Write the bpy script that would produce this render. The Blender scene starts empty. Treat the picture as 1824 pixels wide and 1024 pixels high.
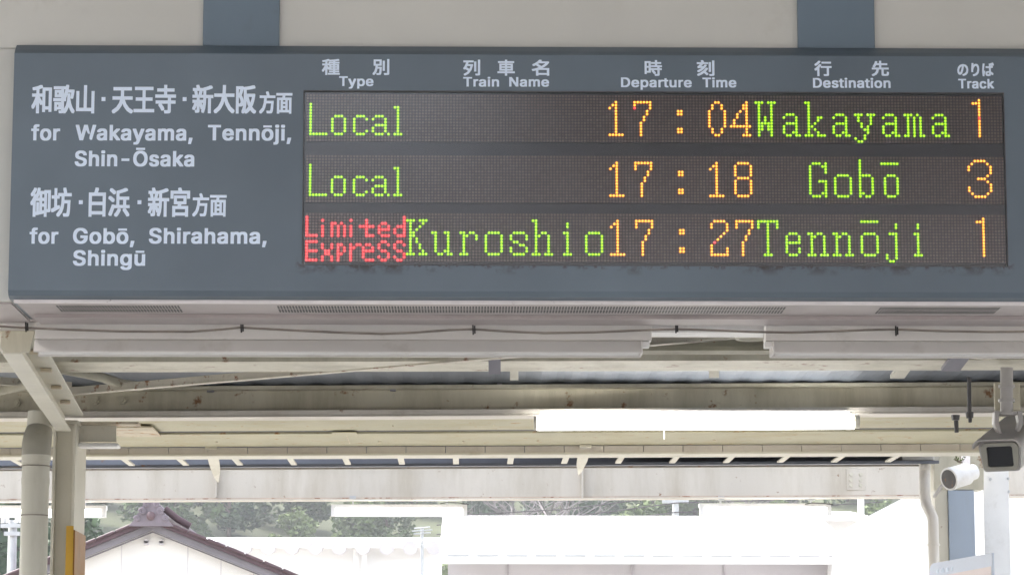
import bpy, bmesh, math, random
from mathutils import Vector, Matrix
random.seed(7)
C = bpy.context.scene.collection
SC = bpy.context.scene
# ------------------------------------------------------------------ camera, sky, sun, exposure
F = 5200.0; CX, CY = 912.0, 512.0
PITCH = math.atan(813.0 / F); YAW = math.atan(81.0 * math.cos(PITCH) / F)
EYE = Vector((0, 0, 1.6))
cam = bpy.data.cameras.new('camera'); cam.sensor_width = 36; cam.lens = 36 * F / 1824
cam.clip_start = 0.1; cam.clip_end = 3000
co = bpy.data.objects.new('camera', cam); C.objects.link(co)
co.location = EYE; co.rotation_euler = (math.pi / 2 + PITCH, 0, -YAW)
SC.camera = co
EXPOSURE = 2.46
SUN_EL, SUN_AZ = 52.0, 300.0          # azimuth measured clockwise from +Y (to the left, beyond the board)
w = bpy.data.worlds.new('World'); SC.world = w; w.use_nodes = True
nt = w.node_tree; bg = nt.nodes['Background']
sky = nt.nodes.new('ShaderNodeTexSky'); sky.sky_type = 'NISHITA'; sky.sun_disc = False
sky.sun_elevation = math.radians(SUN_EL); sky.sun_rotation = math.radians(SUN_AZ)
sky.air_density = 1.0; sky.dust_density = 3.0; sky.ozone_density = 1.0
hs_ = nt.nodes.new('ShaderNodeHueSaturation'); hs_.inputs['Saturation'].default_value = .40     # thin overcast: a paler sky
nt.links.new(sky.outputs[0], hs_.inputs['Color']); nt.links.new(hs_.outputs[0], bg.inputs[0]); bg.inputs[1].default_value = 0.12
sl = bpy.data.lights.new('sun', 'SUN'); sl.energy = 1.2; sl.angle = math.radians(20); sl.color = (1, .97, .92)
so = bpy.data.objects.new('sun', sl); C.objects.link(so)
a, e = math.radians(SUN_AZ), math.radians(SUN_EL)
sd = Vector((math.sin(a) * math.cos(e), math.cos(a) * math.cos(e), math.sin(e)))
so.rotation_euler = sd.to_track_quat('Z', 'Y').to_euler()
vs = SC.view_settings; vs.view_transform = 'Standard'; vs.look = 'None'; vs.gamma = 1; vs.exposure = EXPOSURE
vs.use_curve_mapping = False
GAIN = 2.0 ** EXPOSURE
try:
    SC.cycles.max_bounces = 10; SC.cycles.diffuse_bounces = 6; SC.cycles.use_denoising = True
    SC.cycles.sample_clamp_indirect = 8; SC.cycles.caustics_reflective = False; SC.cycles.caustics_refractive = False
except Exception: pass

# ------------------------------------------------------------------ helpers
_w = Vector((math.sin(YAW) * math.cos(PITCH), math.cos(YAW) * math.cos(PITCH), math.sin(PITCH)))
_r = Vector((math.cos(YAW), -math.sin(YAW), 0)); _u = _r.cross(_w)
def W(px, py, Y):
    "the point at depth Y seen at that place of the photograph: used to measure where things stand"
    d = _w * F + _r * (px - CX) + _u * (CY - py)
    return EYE + d * (Y / d.y)
def WZ(px, py, z):
    d = _w * F + _r * (px - CX) + _u * (CY - py)
    return EYE + d * ((z - EYE.z) / d.z)
def zat(py, Y, px=CX): return W(px, py, Y).z
def xat(px, Y, py=700): return W(px, py, Y).x

class MB:
    def __init__(s): s.v = []; s.f = []; s.mi = []
    def add(s, vs_, fs, mi=0):
        n = len(s.v); s.v += [tuple(p) for p in vs_]
        for f in fs: s.f.append([i + n for i in f]); s.mi.append(mi)
        return s
    def box(s, x0, x1, y0, y1, z0, z1, mi=0):
        v = [(x, y, z) for z in (z0, z1) for y in (y0, y1) for x in (x0, x1)]
        return s.add(v, [(0, 2, 3, 1), (4, 5, 7, 6), (0, 1, 5, 4), (2, 6, 7, 3), (0, 4, 6, 2), (1, 3, 7, 5)], mi)
    def obox(s, o, ax, ay, az, mi=0):
        "box from a corner and three edge vectors"
        o, ax, ay, az = map(Vector, (o, ax, ay, az))
        v = [o + ax * i + ay * j + az * k for k in (0, 1) for j in (0, 1) for i in (0, 1)]
        return s.add(v, [(0, 2, 3, 1), (4, 5, 7, 6), (0, 1, 5, 4), (2, 6, 7, 3), (0, 4, 6, 2), (1, 3, 7, 5)], mi)
    def bar(s, p, q, wd, th, up=(0, 0, 1), mi=0):
        p, q = Vector(p), Vector(q); d = (q - p).normalized()
        sx = d.cross(Vector(up)).normalized(); uz = sx.cross(d).normalized()
        return s.obox(p - sx * wd / 2 - uz * th / 2, sx * wd, q - p, uz * th, mi)
    def sweep(s, prof, xa, xb, ka=1.0, kb=1.0, mi=0):
        "closed (Y,z) profile run along X; ka, kb move the two ends in depth (a beam not quite parallel to the board)"
        n = len(prof)
        v = [(xa, y + ka, z) for y, z in prof] + [(xb, y + kb, z) for y, z in prof]
        f = [(i, (i + 1) % n, n + (i + 1) % n, n + i) for i in range(n)]
        f += [tuple(range(n - 1, -1, -1)), tuple(range(n, 2 * n))]
        return s.add(v, f, mi)
    def prism(s, pts, off, mi=0):
        n = len(pts); off = Vector(off); v = [Vector(p) for p in pts]; v += [p + off for p in v]
        f = [(i, (i + 1) % n, n + (i + 1) % n, n + i) for i in range(n)]
        f += [tuple(range(n - 1, -1, -1)), tuple(range(n, 2 * n))]
        return s.add(v, f, mi)
    def tube(s, pts, r, n=10, cap=True, mi=0):
        pts = [Vector(p) for p in pts]; rs = r if isinstance(r, (list, tuple)) else [r] * len(pts)
        rings = []; prev = None
        for i, p in enumerate(pts):
            d = (pts[min(i + 1, len(pts) - 1)] - pts[max(i - 1, 0)]).normalized()
            if prev is None:
                ref = Vector((0, 0, 1)) if abs(d.z) < .9 else Vector((1, 0, 0))
                a_ = d.cross(ref).normalized()
            else: a_ = (prev - d * prev.dot(d)).normalized()
            prev = a_; b_ = d.cross(a_)
            rings.append([p + (a_ * math.cos(t) + b_ * math.sin(t)) * rs[i] for t in [2 * math.pi * k / n for k in range(n)]])
        v = [q for rg in rings for q in rg]; f = []
        for i in range(len(pts) - 1):
            for k in range(n):
                f.append((i * n + k, i * n + (k + 1) % n, (i + 1) * n + (k + 1) % n, (i + 1) * n + k))
        if cap: f += [tuple(range(n - 1, -1, -1)), tuple(range((len(pts) - 1) * n, len(pts) * n))]
        return s.add(v, f, mi)
    def ball(s, c, r, n=10, m=6, sc=(1, 1, 1), mi=0):
        c = Vector(c); v = []; f = []
        for j in range(m + 1):
            t = math.pi * j / m
            for k in range(n):
                p = 2 * math.pi * k / n
                v.append(c + Vector((r * sc[0] * math.sin(t) * math.cos(p), r * sc[1] * math.sin(t) * math.sin(p), r * sc[2] * math.cos(t))))
        for j in range(m):
            for k in range(n): f.append((j * n + k, (j + 1) * n + k, (j + 1) * n + (k + 1) % n, j * n + (k + 1) % n))
        return s.add(v, f, mi)
    def build(s, name, mat, parent=None, bevel=0, smooth=False, loc=None):
        me = bpy.data.meshes.new(name); me.from_pydata(s.v, [], s.f)
        for m in (mat if isinstance(mat, (list, tuple)) else [mat]): me.materials.append(m)
        me.polygons.foreach_set('material_index', s.mi); me.update()
        bm = bmesh.new(); bm.from_mesh(me)
        bmesh.ops.remove_doubles(bm, verts=bm.verts, dist=1e-6)
        bmesh.ops.recalc_face_normals(bm, faces=bm.faces); bm.to_mesh(me); bm.free()
        if smooth: me.shade_smooth(); me.set_sharp_from_angle(angle=math.radians(40))
        o = bpy.data.objects.new(name, me); C.objects.link(o)
        if parent is not None:
            o.parent = parent; o.matrix_parent_inverse = parent.matrix_basis.inverted()
        if bevel:
            b = o.modifiers.new('bevel', 'BEVEL'); b.width = bevel; b.segments = 2; b.limit_method = 'ANGLE'; b.angle_limit = math.radians(40)
        return o
def tag(o, label, cat, group=None, kind=None):
    o['label'] = label; o['category'] = cat
    if group: o['group'] = group
    if kind: o['kind'] = kind
    return o
def thing(name, label, cat, loc=(0, 0, 0), group=None):
    o = bpy.data.objects.new(name, None); C.objects.link(o); o.location = loc; o.empty_display_size = .05
    return tag(o, label, cat, group)
def structure(o): o['kind'] = 'structure'; return o

# ------------------------------------------------------------------ materials
def mat(name, col, rough=.55, metal=0, var=.10, vscale=6, bump=.0, bscale=60, rust=0, rscale=14, rustcol=(.13, .065, .03), grime=0, grimecol=(.12, .10, .06), streak=False, spec=.4, coat=0):
    m = bpy.data.materials.new(name); m.use_nodes = True; n = m.node_tree; N = n.nodes; L = n.links
    b = N['Principled BSDF']; b.inputs['Roughness'].default_value = rough; b.inputs['Metallic'].default_value = metal
    b.inputs['Specular IOR Level'].default_value = spec; b.inputs['Coat Weight'].default_value = coat
    tc = N.new('ShaderNodeTexCoord'); mp = N.new('ShaderNodeMapping'); L.new(tc.outputs['Object'], mp.inputs[0])
    if streak: mp.inputs['Scale'].default_value = (1, 1, .18)
    def noise(sc, det=5, src=None, rg=.6):
        t = N.new('ShaderNodeTexNoise'); t.inputs['Scale'].default_value = sc; t.inputs['Detail'].default_value = det; t.inputs['Roughness'].default_value = rg
        L.new((src or tc.outputs['Object']), t.inputs['Vector']); return t.outputs['Fac']
    def ramp(src, a0, a1):
        r = N.new('ShaderNodeMapRange'); r.inputs['From Min'].default_value = a0; r.inputs['From Max'].default_value = a1
        r.clamp = True; L.new(src, r.inputs['Value']); return r.outputs[0]
    def mix(fac, c1, c2):
        x = N.new('ShaderNodeMix'); x.data_type = 'RGBA'
        if isinstance(fac, float): x.inputs[0].default_value = fac
        else: L.new(fac, x.inputs[0])
        for i, c in ((6, c1), (7, c2)):
            if isinstance(c, tuple): x.inputs[i].default_value = (*c[:3], 1)
            else: L.new(c, x.inputs[i])
        return x.outputs[2]
    lo = tuple(c * (1 - var) for c in col); hi = tuple(min(1, c * (1 + var)) for c in col)
    c = mix(ramp(noise(vscale, 6, mp.outputs[0]), .32, .68), lo, hi)
    if grime: c = mix(ramp(noise(vscale * 1.7, 7, mp.outputs[0], .7), .62 - grime * .3, .85), c, grimecol)
    if rust:
        rr = ramp(noise(rscale, 6, None, .65), .70 - rust * .12, .76 - rust * .1)
        c = mix(rr, c, mix(noise(rscale * 6), rustcol, tuple(k * 2.4 for k in rustcol)))
    L.new(c, b.inputs['Base Color'])
    rv = N.new('ShaderNodeMapRange'); rv.inputs['To Min'].default_value = max(0, rough - .12); rv.inputs['To Max'].default_value = min(1, rough + .12)
    L.new(noise(vscale * 3), rv.inputs['Value']); L.new(rv.outputs[0], b.inputs['Roughness'])
    if bump:
        bp = N.new('ShaderNodeBump'); bp.inputs['Strength'].default_value = bump; bp.inputs['Distance'].default_value = .004
        L.new(noise(bscale, 4), bp.inputs['Height']); L.new(bp.outputs[0], b.inputs['Normal'])
    return m
def emit(name, col, st, base=(.5, .5, .5)):
    m = bpy.data.materials.new(name); m.use_nodes = True; b = m.node_tree.nodes['Principled BSDF']
    b.inputs['Base Color'].default_value = (*base, 1); b.inputs['Emission Color'].default_value = (*col, 1)
    b.inputs['Emission Strength'].default_value = st; b.inputs['Roughness'].default_value = .3
    return m
M = {}
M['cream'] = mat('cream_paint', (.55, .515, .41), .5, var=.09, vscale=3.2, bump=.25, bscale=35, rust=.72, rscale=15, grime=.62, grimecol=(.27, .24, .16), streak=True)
M['cream_clean'] = mat('cream_paint_clean', (.60, .57, .48), .5, var=.06, vscale=4, bump=.2, bscale=30, rust=.12, rscale=16, grime=.12, grimecol=(.38, .33, .22))
M['cream_beam'] = mat('cream_beam_paint', (.58, .54, .48), .5, var=.08, vscale=2.2, bump=.2, bscale=30, rust=.36, rscale=26, grime=.48, grimecol=(.37, .32, .24), streak=True)
M['soffit'] = mat('yellowed_soffit_board', (.42, .39, .265), .6, var=.09, vscale=2.5, bump=.15, rust=.75, rscale=20, rustcol=(.2, .11, .04), grime=.40, grimecol=(.36, .29, .14))
M['rusty'] = mat('rusting_cream_paint', (.55, .48, .36), .65, var=.14, vscale=7, bump=.5, rust=1.1, rscale=20, rustcol=(.2, .08, .02), grime=.3, grimecol=(.3, .2, .1))
M['olive'] = mat('grimy_shaded_olive_paint', (.27, .25, .18), .6, var=.2, vscale=5, bump=.3, rust=.25, rscale=18, grime=.5, grimecol=(.16, .14, .09))  # grime, plus the purlin web's shade mixed into the tone
M['valance'] = mat('off_white_panel', (.62, .60, .55), .6, var=.05, vscale=1.6, bump=.05, grime=.12, grimecol=(.45, .42, .36))
M['under'] = mat('pinkish_grey_underside', (.42, .37, .36), .5, var=.10, vscale=3, bump=.1, grime=.35, grimecol=(.30, .26, .25))
M['lip'] = mat('chipped_white_lip', (.72, .67, .66), .5, var=.10, vscale=9, rust=.5, rscale=30, rustcol=(.12, .08, .07))
M['fixture'] = mat('white_enamel', (.62, .59, .56), .4, var=.05, vscale=3, grime=.2, grimecol=(.42, .38, .33))
M['white'] = mat('white_paint', (.76, .75, .73), .45, var=.06, vscale=4, grime=.3, grimecol=(.55, .52, .48))
M['post_blue'] = mat('blue_grey_paint', (.150, .195, .24), .45, var=.09, vscale=2.5, bump=.1, grime=.15, grimecol=(.12, .14, .16))
M['ceil'] = mat('blue_grey_roof_sheet', (.115, .128, .150), .5, var=.1, vscale=2)
M['dark'] = mat('black_plastic', (.025, .023, .022), .5, var=.2, vscale=20)
M['cable'] = mat('grimy_cable', (.20, .17, .145), .6, var=.35, vscale=9)
M['dust'] = mat('dark_metal', (.09, .085, .085), .5, metal=.3, var=.2, vscale=20, rust=.5, rscale=40)
M['purple'] = mat('grey_bracket_paint', (.26, .25, .28), .5, var=.1, vscale=9)
M['pipe'] = mat('beige_pvc_pipe', (.52, .50, .43), .4, var=.07, vscale=3, grime=.3, grimecol=(.34, .31, .23), streak=True)
M['pipew'] = mat('pale_pvc_pipe', (.66, .62, .56), .4, var=.05, vscale=4, grime=.12, grimecol=(.45, .40, .33))
M['yellow'] = mat('yellow_guard_tape', (.62, .36, .035), .5, var=.16, vscale=6, grime=.3, grimecol=(.2, .12, .03), streak=True, rust=.2, rscale=20)
M['camgrey'] = mat('grey_camera_housing', (.40, .38, .37), .4, var=.05, vscale=8)
M['camrim'] = mat('camera_front_rim', (.30, .29, .25), .4, var=.05, vscale=8)
M['lens'] = mat('dark_lens_window', (.012, .012, .014), .08, var=.1, vscale=5, spec=.6)
M['letter'] = mat('white_vinyl_lettering', (.74, .82, .94), .45, var=.03, vscale=12)
M['plate'] = mat('dark_display_surround', (.020, .019, .021), .5, var=.1, vscale=5)
M['concrete'] = mat('platform_concrete', (.42, .41, .39), .85, var=.15, vscale=2, bump=.3, bscale=20)
M['ground'] = mat('pale_ground', (.36, .34, .30), .9, var=.2, vscale=.3)
M['hill'] = mat('hillside_soil', (.075, .085, .04), .95, var=.4, vscale=.12)
M['rustline'] = mat('rust_edge', (.50, .40, .32), .7, var=.2, vscale=9, rust=1.3, rscale=22, rustcol=(.15, .06, .03))
M['gutlip'] = mat('dirty_gutter_lip', (.30, .265, .22), .6, var=.25, vscale=6, rust=.8, rscale=20)
M['elbow'] = mat('olive_pipe_elbow', (.30, .285, .235), .45, var=.1, vscale=4, grime=.3, grimecol=(.2, .19, .15))
M['tape_side'] = mat('ochre_tape', (.32, .14, .012), .5, var=.18, vscale=6, grime=.35, grimecol=(.14, .08, .02), streak=True, rust=.3, rscale=20)
M['panel_right'] = mat('lightened_blue_panel', (.35, .41, .49), .45, var=.07, vscale=3, grime=.2, grimecol=(.33, .36, .40), streak=True)  # blue-grey lightened to stand for the sky light on the panel
M['joint'] = mat('pale_joint_strip', (.62, .59, .60), .7, var=.05)
M['tile'] = mat('maroon_roof_tile', (.075, .040, .048), .45, var=.18, vscale=2.5, bump=.3, bscale=8)
M['barge'] = mat('weathered_grey_board', (.20, .185, .205), .7, var=.15, vscale=2, streak=False)
M['stucco'] = mat('white_stucco', (.82, .80, .77), .8, var=.03, vscale=1)
M['onig'] = mat('grey_mauve_ornament_tile', (.185, .155, .18), .5, var=.2, vscale=4)
M['onigball'] = mat('mauve_round_tile', (.13, .085, .095), .5, var=.08, vscale=4)
M['farwhite'] = mat('white_building_paint', (.84, .84, .84), .7, var=.02, vscale=.6)
M['fargrey'] = mat('grey_wall_sheet', (.46, .44, .46), .7, var=.06, vscale=.8)
M['bark'] = mat('bark', (.12, .09, .07), .9, var=.3, vscale=3)
M['pale_bark'] = mat('pale_bare_wood', (.20, .175, .175), .9, var=.25, vscale=2)
M['galv'] = mat('galvanised_metal', (.50, .51, .52), .4, metal=.6, var=.1, vscale=8)
M['signband'] = mat('pale_blue_sign_band', (.60, .65, .76), .5, var=.04, vscale=6)
M['signpink'] = mat('pale_pink_sign_face', (.72, .64, .65), .5, var=.04, vscale=6)
M['tube'] = emit('lit_fluorescent_tube', (1.0, .99, .96), 22.0 / GAIN, (.9, .9, .9))
M['tube_far'] = emit('lit_small_fluorescent_tube', (1.0, 1.0, .97), 6.0 / GAIN, (.9, .9, .9))
def leafmat(name, c1, c2):
    m = bpy.data.materials.new(name); m.use_nodes = True; N = m.node_tree.nodes; L = m.node_tree.links; b = N['Principled BSDF']
    g = N.new('ShaderNodeNewGeometry'); t = N.new('ShaderNodeTexNoise'); t.inputs['Scale'].default_value = .55; t.inputs['Detail'].default_value = 5
    L.new(g.outputs['Position'], t.inputs['Vector'])
    oi = N.new('ShaderNodeObjectInfo'); ad = N.new('ShaderNodeMath'); ad.operation = 'MULTIPLY_ADD'; ad.inputs[1].default_value = .35
    L.new(oi.outputs['Random'], ad.inputs[0]); L.new(t.outputs['Fac'], ad.inputs[2])
    r = N.new('ShaderNodeValToRGB'); r.color_ramp.elements[0].position = .42; r.color_ramp.elements[1].position = .85
    r.color_ramp.elements[0].color = (*c1, 1); r.color_ramp.elements[1].color = (*c2, 1)
    L.new(ad.outputs[0], r.inputs[0]); L.new(r.outputs[0], b.inputs['Base Color']); b.inputs['Roughness'].default_value = .6
    b.inputs['Specular IOR Level'].default_value = .25
    return m
M['leaf_dark'] = leafmat('dark_evergreen_leaves', (.020, .046, .020), (.065, .115, .045))
M['leaf_mid'] = leafmat('mid_green_leaves', (.040, .075, .024), (.12, .17, .06))
M['leaf_pale'] = leafmat('pale_green_leaves', (.075, .115, .032), (.19, .24, .09))

# ------------------------------------------------------------------ ground, platforms (setting)
mb = MB(); mb.add([(-900, -400, -1.1), (900, -400, -1.1), (900, 900, -1.1), (-900, 900, -1.1)], [(0, 1, 2, 3)])
structure(mb.build('ground', M['ground']))
structure(MB().box(-30, 30, -4, 14.5, -1.09, 0).build('platform', M['concrete']))
# hillside behind the town, a grid that climbs away from the station
mb = MB(); nx, ny = 40, 16
def hz(x, y):
    t = max(0, (y - 170) / 260)
    return -1.2 + 6 * min(1, max(0, (y - 120) / 60)) + 72 * t + 2.5 * math.sin(x * .06 + y * .02) * min(1, t * 4)
hv = [(-200 + 400 * i / nx, 110 + 340 * j / ny, hz(-200 + 400 * i / nx, 110 + 340 * j / ny)) for j in range(ny + 1) for i in range(nx + 1)]
mb.add(hv, [(j * (nx + 1) + i, j * (nx + 1) + i + 1, (j + 1) * (nx + 1) + i + 1, (j + 1) * (nx + 1) + i) for j in range(ny) for i in range(nx)])
structure(mb.build('hillside', M['hill'], smooth=True))

# ------------------------------------------------------------------ the departure board
SY = 7.40                                    # depth of its front face
xl = (W(25, 83, SY).x + W(15, 533, SY).x) / 2; xr = xat(1905, SY, 300)
zt, zf1, zf0, zb = zat(84, SY + .035), zat(98, SY), zat(519, SY), zat(535, SY + .03)
SB = SY + .385
ox0, ox1 = (W(542, 165, SY).x + W(539, 472, SY).x) / 2, (W(1786.5, 166, SY).x + W(1795, 472, SY).x) / 2
oz1, oz0 = zat(164.5, SY), zat(472.5, SY)
board = thing('departure_board', 'long blue-grey train departure board with white lettering and three lit dot matrix rows', 'departure board', (xl, SY, zb))

def housing_mat():
    m = mat('board_blue_grey_paint', (.122, .152, .180), .36, var=.13, vscale=1.5, bump=.03, bscale=25, spec=.45)
    N = m.node_tree.nodes; L = m.node_tree.links; b = N['Principled BSDF']
    src = b.inputs['Base Color'].links[0].from_socket
    tc = N.new('ShaderNodeTexCoord'); sp = N.new('ShaderNodeSeparateXYZ'); L.new(tc.outputs['Object'], sp.inputs[0])
    def noise(scale, det=6):
        t = N.new('ShaderNodeTexNoise'); t.inputs['Scale'].default_value = scale; t.inputs['Detail'].default_value = det; t.inputs['Roughness'].default_value = .7
        L.new(tc.outputs['Object'], t.inputs['Vector']); return t.outputs['Fac']
    def mr(s, a0, a1, b0=0., b1=1.):
        r = N.new('ShaderNodeMapRange'); r.inputs[1].default_value = a0; r.inputs[2].default_value = a1; r.inputs[3].default_value = b0; r.inputs[4].default_value = b1
        L.new(s, r.inputs[0]); return r.outputs[0]
    def mul(p, q):
        x = N.new('ShaderNodeMath'); x.operation = 'MULTIPLY'
        for i, k in enumerate((p, q)):
            if isinstance(k, float): x.inputs[i].default_value = k
            else: L.new(k, x.inputs[i])
        return x.outputs[0]
    def mx(fac, c1, c2):
        x = N.new('ShaderNodeMix'); x.data_type = 'RGBA'; L.new(fac, x.inputs[0])
        for i, c in ((6, c1), (7, c2)):
            if isinstance(c, tuple): x.inputs[i].default_value = (*c, 1)
            else: L.new(c, x.inputs[i])
        return x.outputs[2]
    # dirt and rust washed out of the lower edge of the display opening
    below = mul(mr(sp.outputs[2], oz0 - .028, oz0 - .002), mr(sp.outputs[2], oz0 + .03, oz0 + .004))
    inx = mul(mr(sp.outputs[0], ox0 - .02, ox0), mr(sp.outputs[0], ox1 + .02, ox1))
    dirt = mul(mul(below, inx), mr(noise(16), .50, .62))
    c = mx(mul(dirt, .9), src, (.040, .030, .022))
    specks = mul(mul(mul(mr(sp.outputs[2], oz0 - .012, oz0 - .001), mr(sp.outputs[2], oz0 + .02, oz0 + .01)), inx), mr(noise(45), .54, .58))
    c = mx(specks, c, (.05, .026, .022))
    top = mul(mul(mul(mr(sp.outputs[2], oz1 + .008, oz1 + .002), mr(sp.outputs[2], oz1 - .004, oz1 - .001)), inx), mr(noise(38), .655, .68))
    c = mx(top, c, (.05, .035, .03))
    L.new(c, b.inputs['Base Color'])
    return m
M['board'] = housing_mat()
mb = MB(); D = .026
v = [(xl, SY, zf0), (xr, SY, zf0), (xr, SY, zf1), (xl, SY, zf1), (ox0, SY, oz0), (ox1, SY, oz0), (ox1, SY, oz1), (ox0, SY, oz1),
     (ox0, SY + D, oz0), (ox1, SY + D, oz0), (ox1, SY + D, oz1), (ox0, SY + D, oz1)]
mb.add(v, [(0, 1, 5, 4), (1, 2, 6, 5), (2, 3, 7, 6), (3, 0, 4, 7), (4, 5, 9, 8), (5, 6, 10, 9), (6, 7, 11, 10), (7, 4, 8, 11)])
zc, zd = zat(529, SY + .009), zat(92, SY + .012)
prof = [(SY, zf0), (SY + .009, zc), (SY + .03, zb), (SB, zb), (SB, zt), (SY + .035, zt), (SY + .012, zd), (SY, zf1)]
n = len(prof)
mb.add([(xl, y, z) for y, z in prof] + [(xr, y, z) for y, z in prof],
       [(i, i + 1, n + i + 1, n + i) for i in range(n - 1)] + [tuple(range(n)), tuple(range(2 * n - 1, n - 1, -1))])
mb.build('housing', M['board'], board)
# underside panel, chipped front lip and the three perforated grilles
ZU = zb - .004
mb = MB().box(xl + .012, xr, SY + .052, SB - .004, ZU, zb - .0003); mb.build('underside_panel', M['under'], board)
mb = MB().sweep([(SY + .032, zb - .0005), (SY + .032, ZU - .004), (SY + .049, ZU - .004), (SY + .049, zb - .0005)], xl + .01, xr, 0, 0); mb.build('bottom_lip', M['lip'], board)
MB().box(xl + .03, xr, SY + .262, SB - .006, ZU - .010, ZU - .0003).build('underside_rib', M['under'], board)
def grille(pa, pb, nm):
    mb = MB()
    xa, xb = WZ(pa, 551, ZU).x, WZ(pb, 551, ZU).x
    cnt = int(round((xb - xa) / .0078))
    ya, yb, yc, yd = WZ(831, 545.5, ZU).y, WZ(831, 550.3, ZU).y, WZ(831, 551.6, ZU).y, WZ(831, 556.5, ZU).y
    for i in range(cnt):
        x = xa + (xb - xa) * i / cnt
        for y0, y1 in ((ya, yb), (yc, yd)): mb.box(x, x + .0049, y0, y1, ZU - .0008, ZU - .0002)
    return mb.build('vent_grille', M['dark'], board)
grille(106, 325, 0); grille(496, 1399, 1); grille(1565, 1780, 2)
# display: dark backing, three LED modules in rows, a cover sheet
MB().box(ox0, ox1, SY + D - .006, SY + D + .002, oz0, oz1).build('display_backing', M['plate'], board)
SCR_Y = SY + .012
def led_board_mat(pitch, x0, z0):
    m = bpy.data.materials.new('unlit_led_matrix'); m.use_nodes = True; N = m.node_tree.nodes; L = m.node_tree.links; b = N['Principled BSDF']
    tc = N.new('ShaderNodeTexCoord')
    sub = N.new('ShaderNodeVectorMath'); sub.operation = 'SUBTRACT'; sub.inputs[1].default_value = (x0, 0, z0); L.new(tc.outputs['Object'], sub.inputs[0])
    dv = N.new('ShaderNodeVectorMath'); dv.operation = 'DIVIDE'; dv.inputs[1].default_value = (pitch[0], 1, pitch[1]); L.new(sub.outputs[0], dv.inputs[0])
    fr = N.new('ShaderNodeVectorMath'); fr.operation = 'FRACTION'; L.new(dv.outputs[0], fr.inputs[0])
    s2 = N.new('ShaderNodeVectorMath'); s2.operation = 'SUBTRACT'; s2.inputs[1].default_value = (.5, 0, .5); L.new(fr.outputs[0], s2.inputs[0])
    ml = N.new('ShaderNodeVectorMath'); ml.operation = 'MULTIPLY'; ml.inputs[1].default_value = (1, 0, 1); L.new(s2.outputs[0], ml.inputs[0])
    ln = N.new('ShaderNodeVectorMath'); ln.operation = 'LENGTH'; L.new(ml.outputs[0], ln.inputs[0])
    mr = N.new('ShaderNodeMapRange'); mr.inputs[1].default_value = .42; mr.inputs[2].default_value = .34; L.new(ln.outputs['Value'], mr.inputs[0])
    fl = N.new('ShaderNodeVectorMath'); fl.operation = 'FLOOR'; L.new(dv.outputs[0], fl.inputs[0])
    wn = N.new('ShaderNodeTexWhiteNoise'); L.new(fl.outputs[0], wn.inputs['Vector'])
    rr = N.new('ShaderNodeMix'); rr.data_type = 'RGBA'; rr.inputs[6].default_value = (.175, .112, .087, 1); rr.inputs[7].default_value = (.260, .178, .145, 1); L.new(wn.outputs['Value'], rr.inputs[0])
    # seams between the 32-dot modules
    sp = N.new('ShaderNodeSeparateXYZ'); L.new(dv.outputs[0], sp.inputs[0])
    md = N.new('ShaderNodeMath'); md.operation = 'PINGPONG'; md.inputs[1].default_value = 16; L.new(sp.outputs[0], md.inputs[0])
    sm = N.new('ShaderNodeMapRange'); sm.inputs[1].default_value = .10; sm.inputs[2].default_value = .22; L.new(md.outputs[0], sm.inputs[0])
    mx = N.new('ShaderNodeMix'); mx.data_type = 'RGBA'; mx.inputs[6].default_value = (.060, .043, .038, 1); L.new(rr.outputs[2], mx.inputs[7])
    mm = N.new('ShaderNodeMath'); mm.operation = 'MULTIPLY'; L.new(mr.outputs[0], mm.inputs[0]); L.new(sm.outputs[0], mm.inputs[1])
    L.new(mm.outputs[0], mx.inputs[0]); L.new(mx.outputs[2], b.inputs['Base Color'])
    b.inputs['Roughness'].default_value = .45; b.inputs['Specular IOR Level'].default_value = .3
    return m
K = 1.0 / GAIN
LEDM = {'g': [emit('led_green_lens', (.12, .55, .0), .95 * K, (.05, .1, .02)), emit('led_green_core', (.52, 1.0, .004), 1.7 * K, (.1, .2, .05))],
        'a': [emit('led_amber_lens', (1.0, .13, .0), 1.05 * K, (.1, .05, .02)), emit('led_amber_core', (1.0, .58, .06), 2.2 * K, (.2, .1, .05))],
        'r': [emit('led_red_lens', (1.0, .008, .03), 1.1 * K, (.1, .02, .02)), emit('led_red_core', (1.0, .13, .12), 1.5 * K, (.2, .05, .05))]}
def rng(t):
    out = []
    for p in t.split(','):
        a_, _, b_ = p.partition('-'); out += range(int(a_), int(b_ or a_) + 1)
    return out
def parse(spec, dx=0):
    pts = set()
    for part in spec.split(';'):
        r_, c_ = part.split(':')
        for i in rng(r_):
            for j in rng(c_): pts.add((i, j + dx))
    return pts
A_ = '6:154-156;7:153,157;8:157;9:154-157;10-11:153,157;12:153,156,157;13:154,155,157,158'
N_ = '6:160,161,163,164;7:161,162,165;8-12:161,165;13:160-162,164-166'
ONE = '2-13:99;3:98;4:97;13:97-101'; SEV = '2:105-110;3-4:105,110;5-6:109;7-8:108;9-13:107'; COL = '5-6:119,120;11-12:119,120'
LOCAL = '3-13:1;13:1-6;7:9-11;8-12:8,12;13:9-11;7:16-18;8-12:15;8:19;12:19;13:16-18;7:22-24;8:21;8-12:25;10:22-24;11-12:21;13:22-24,26;4:28;4-13:29;13:28-30'
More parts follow.
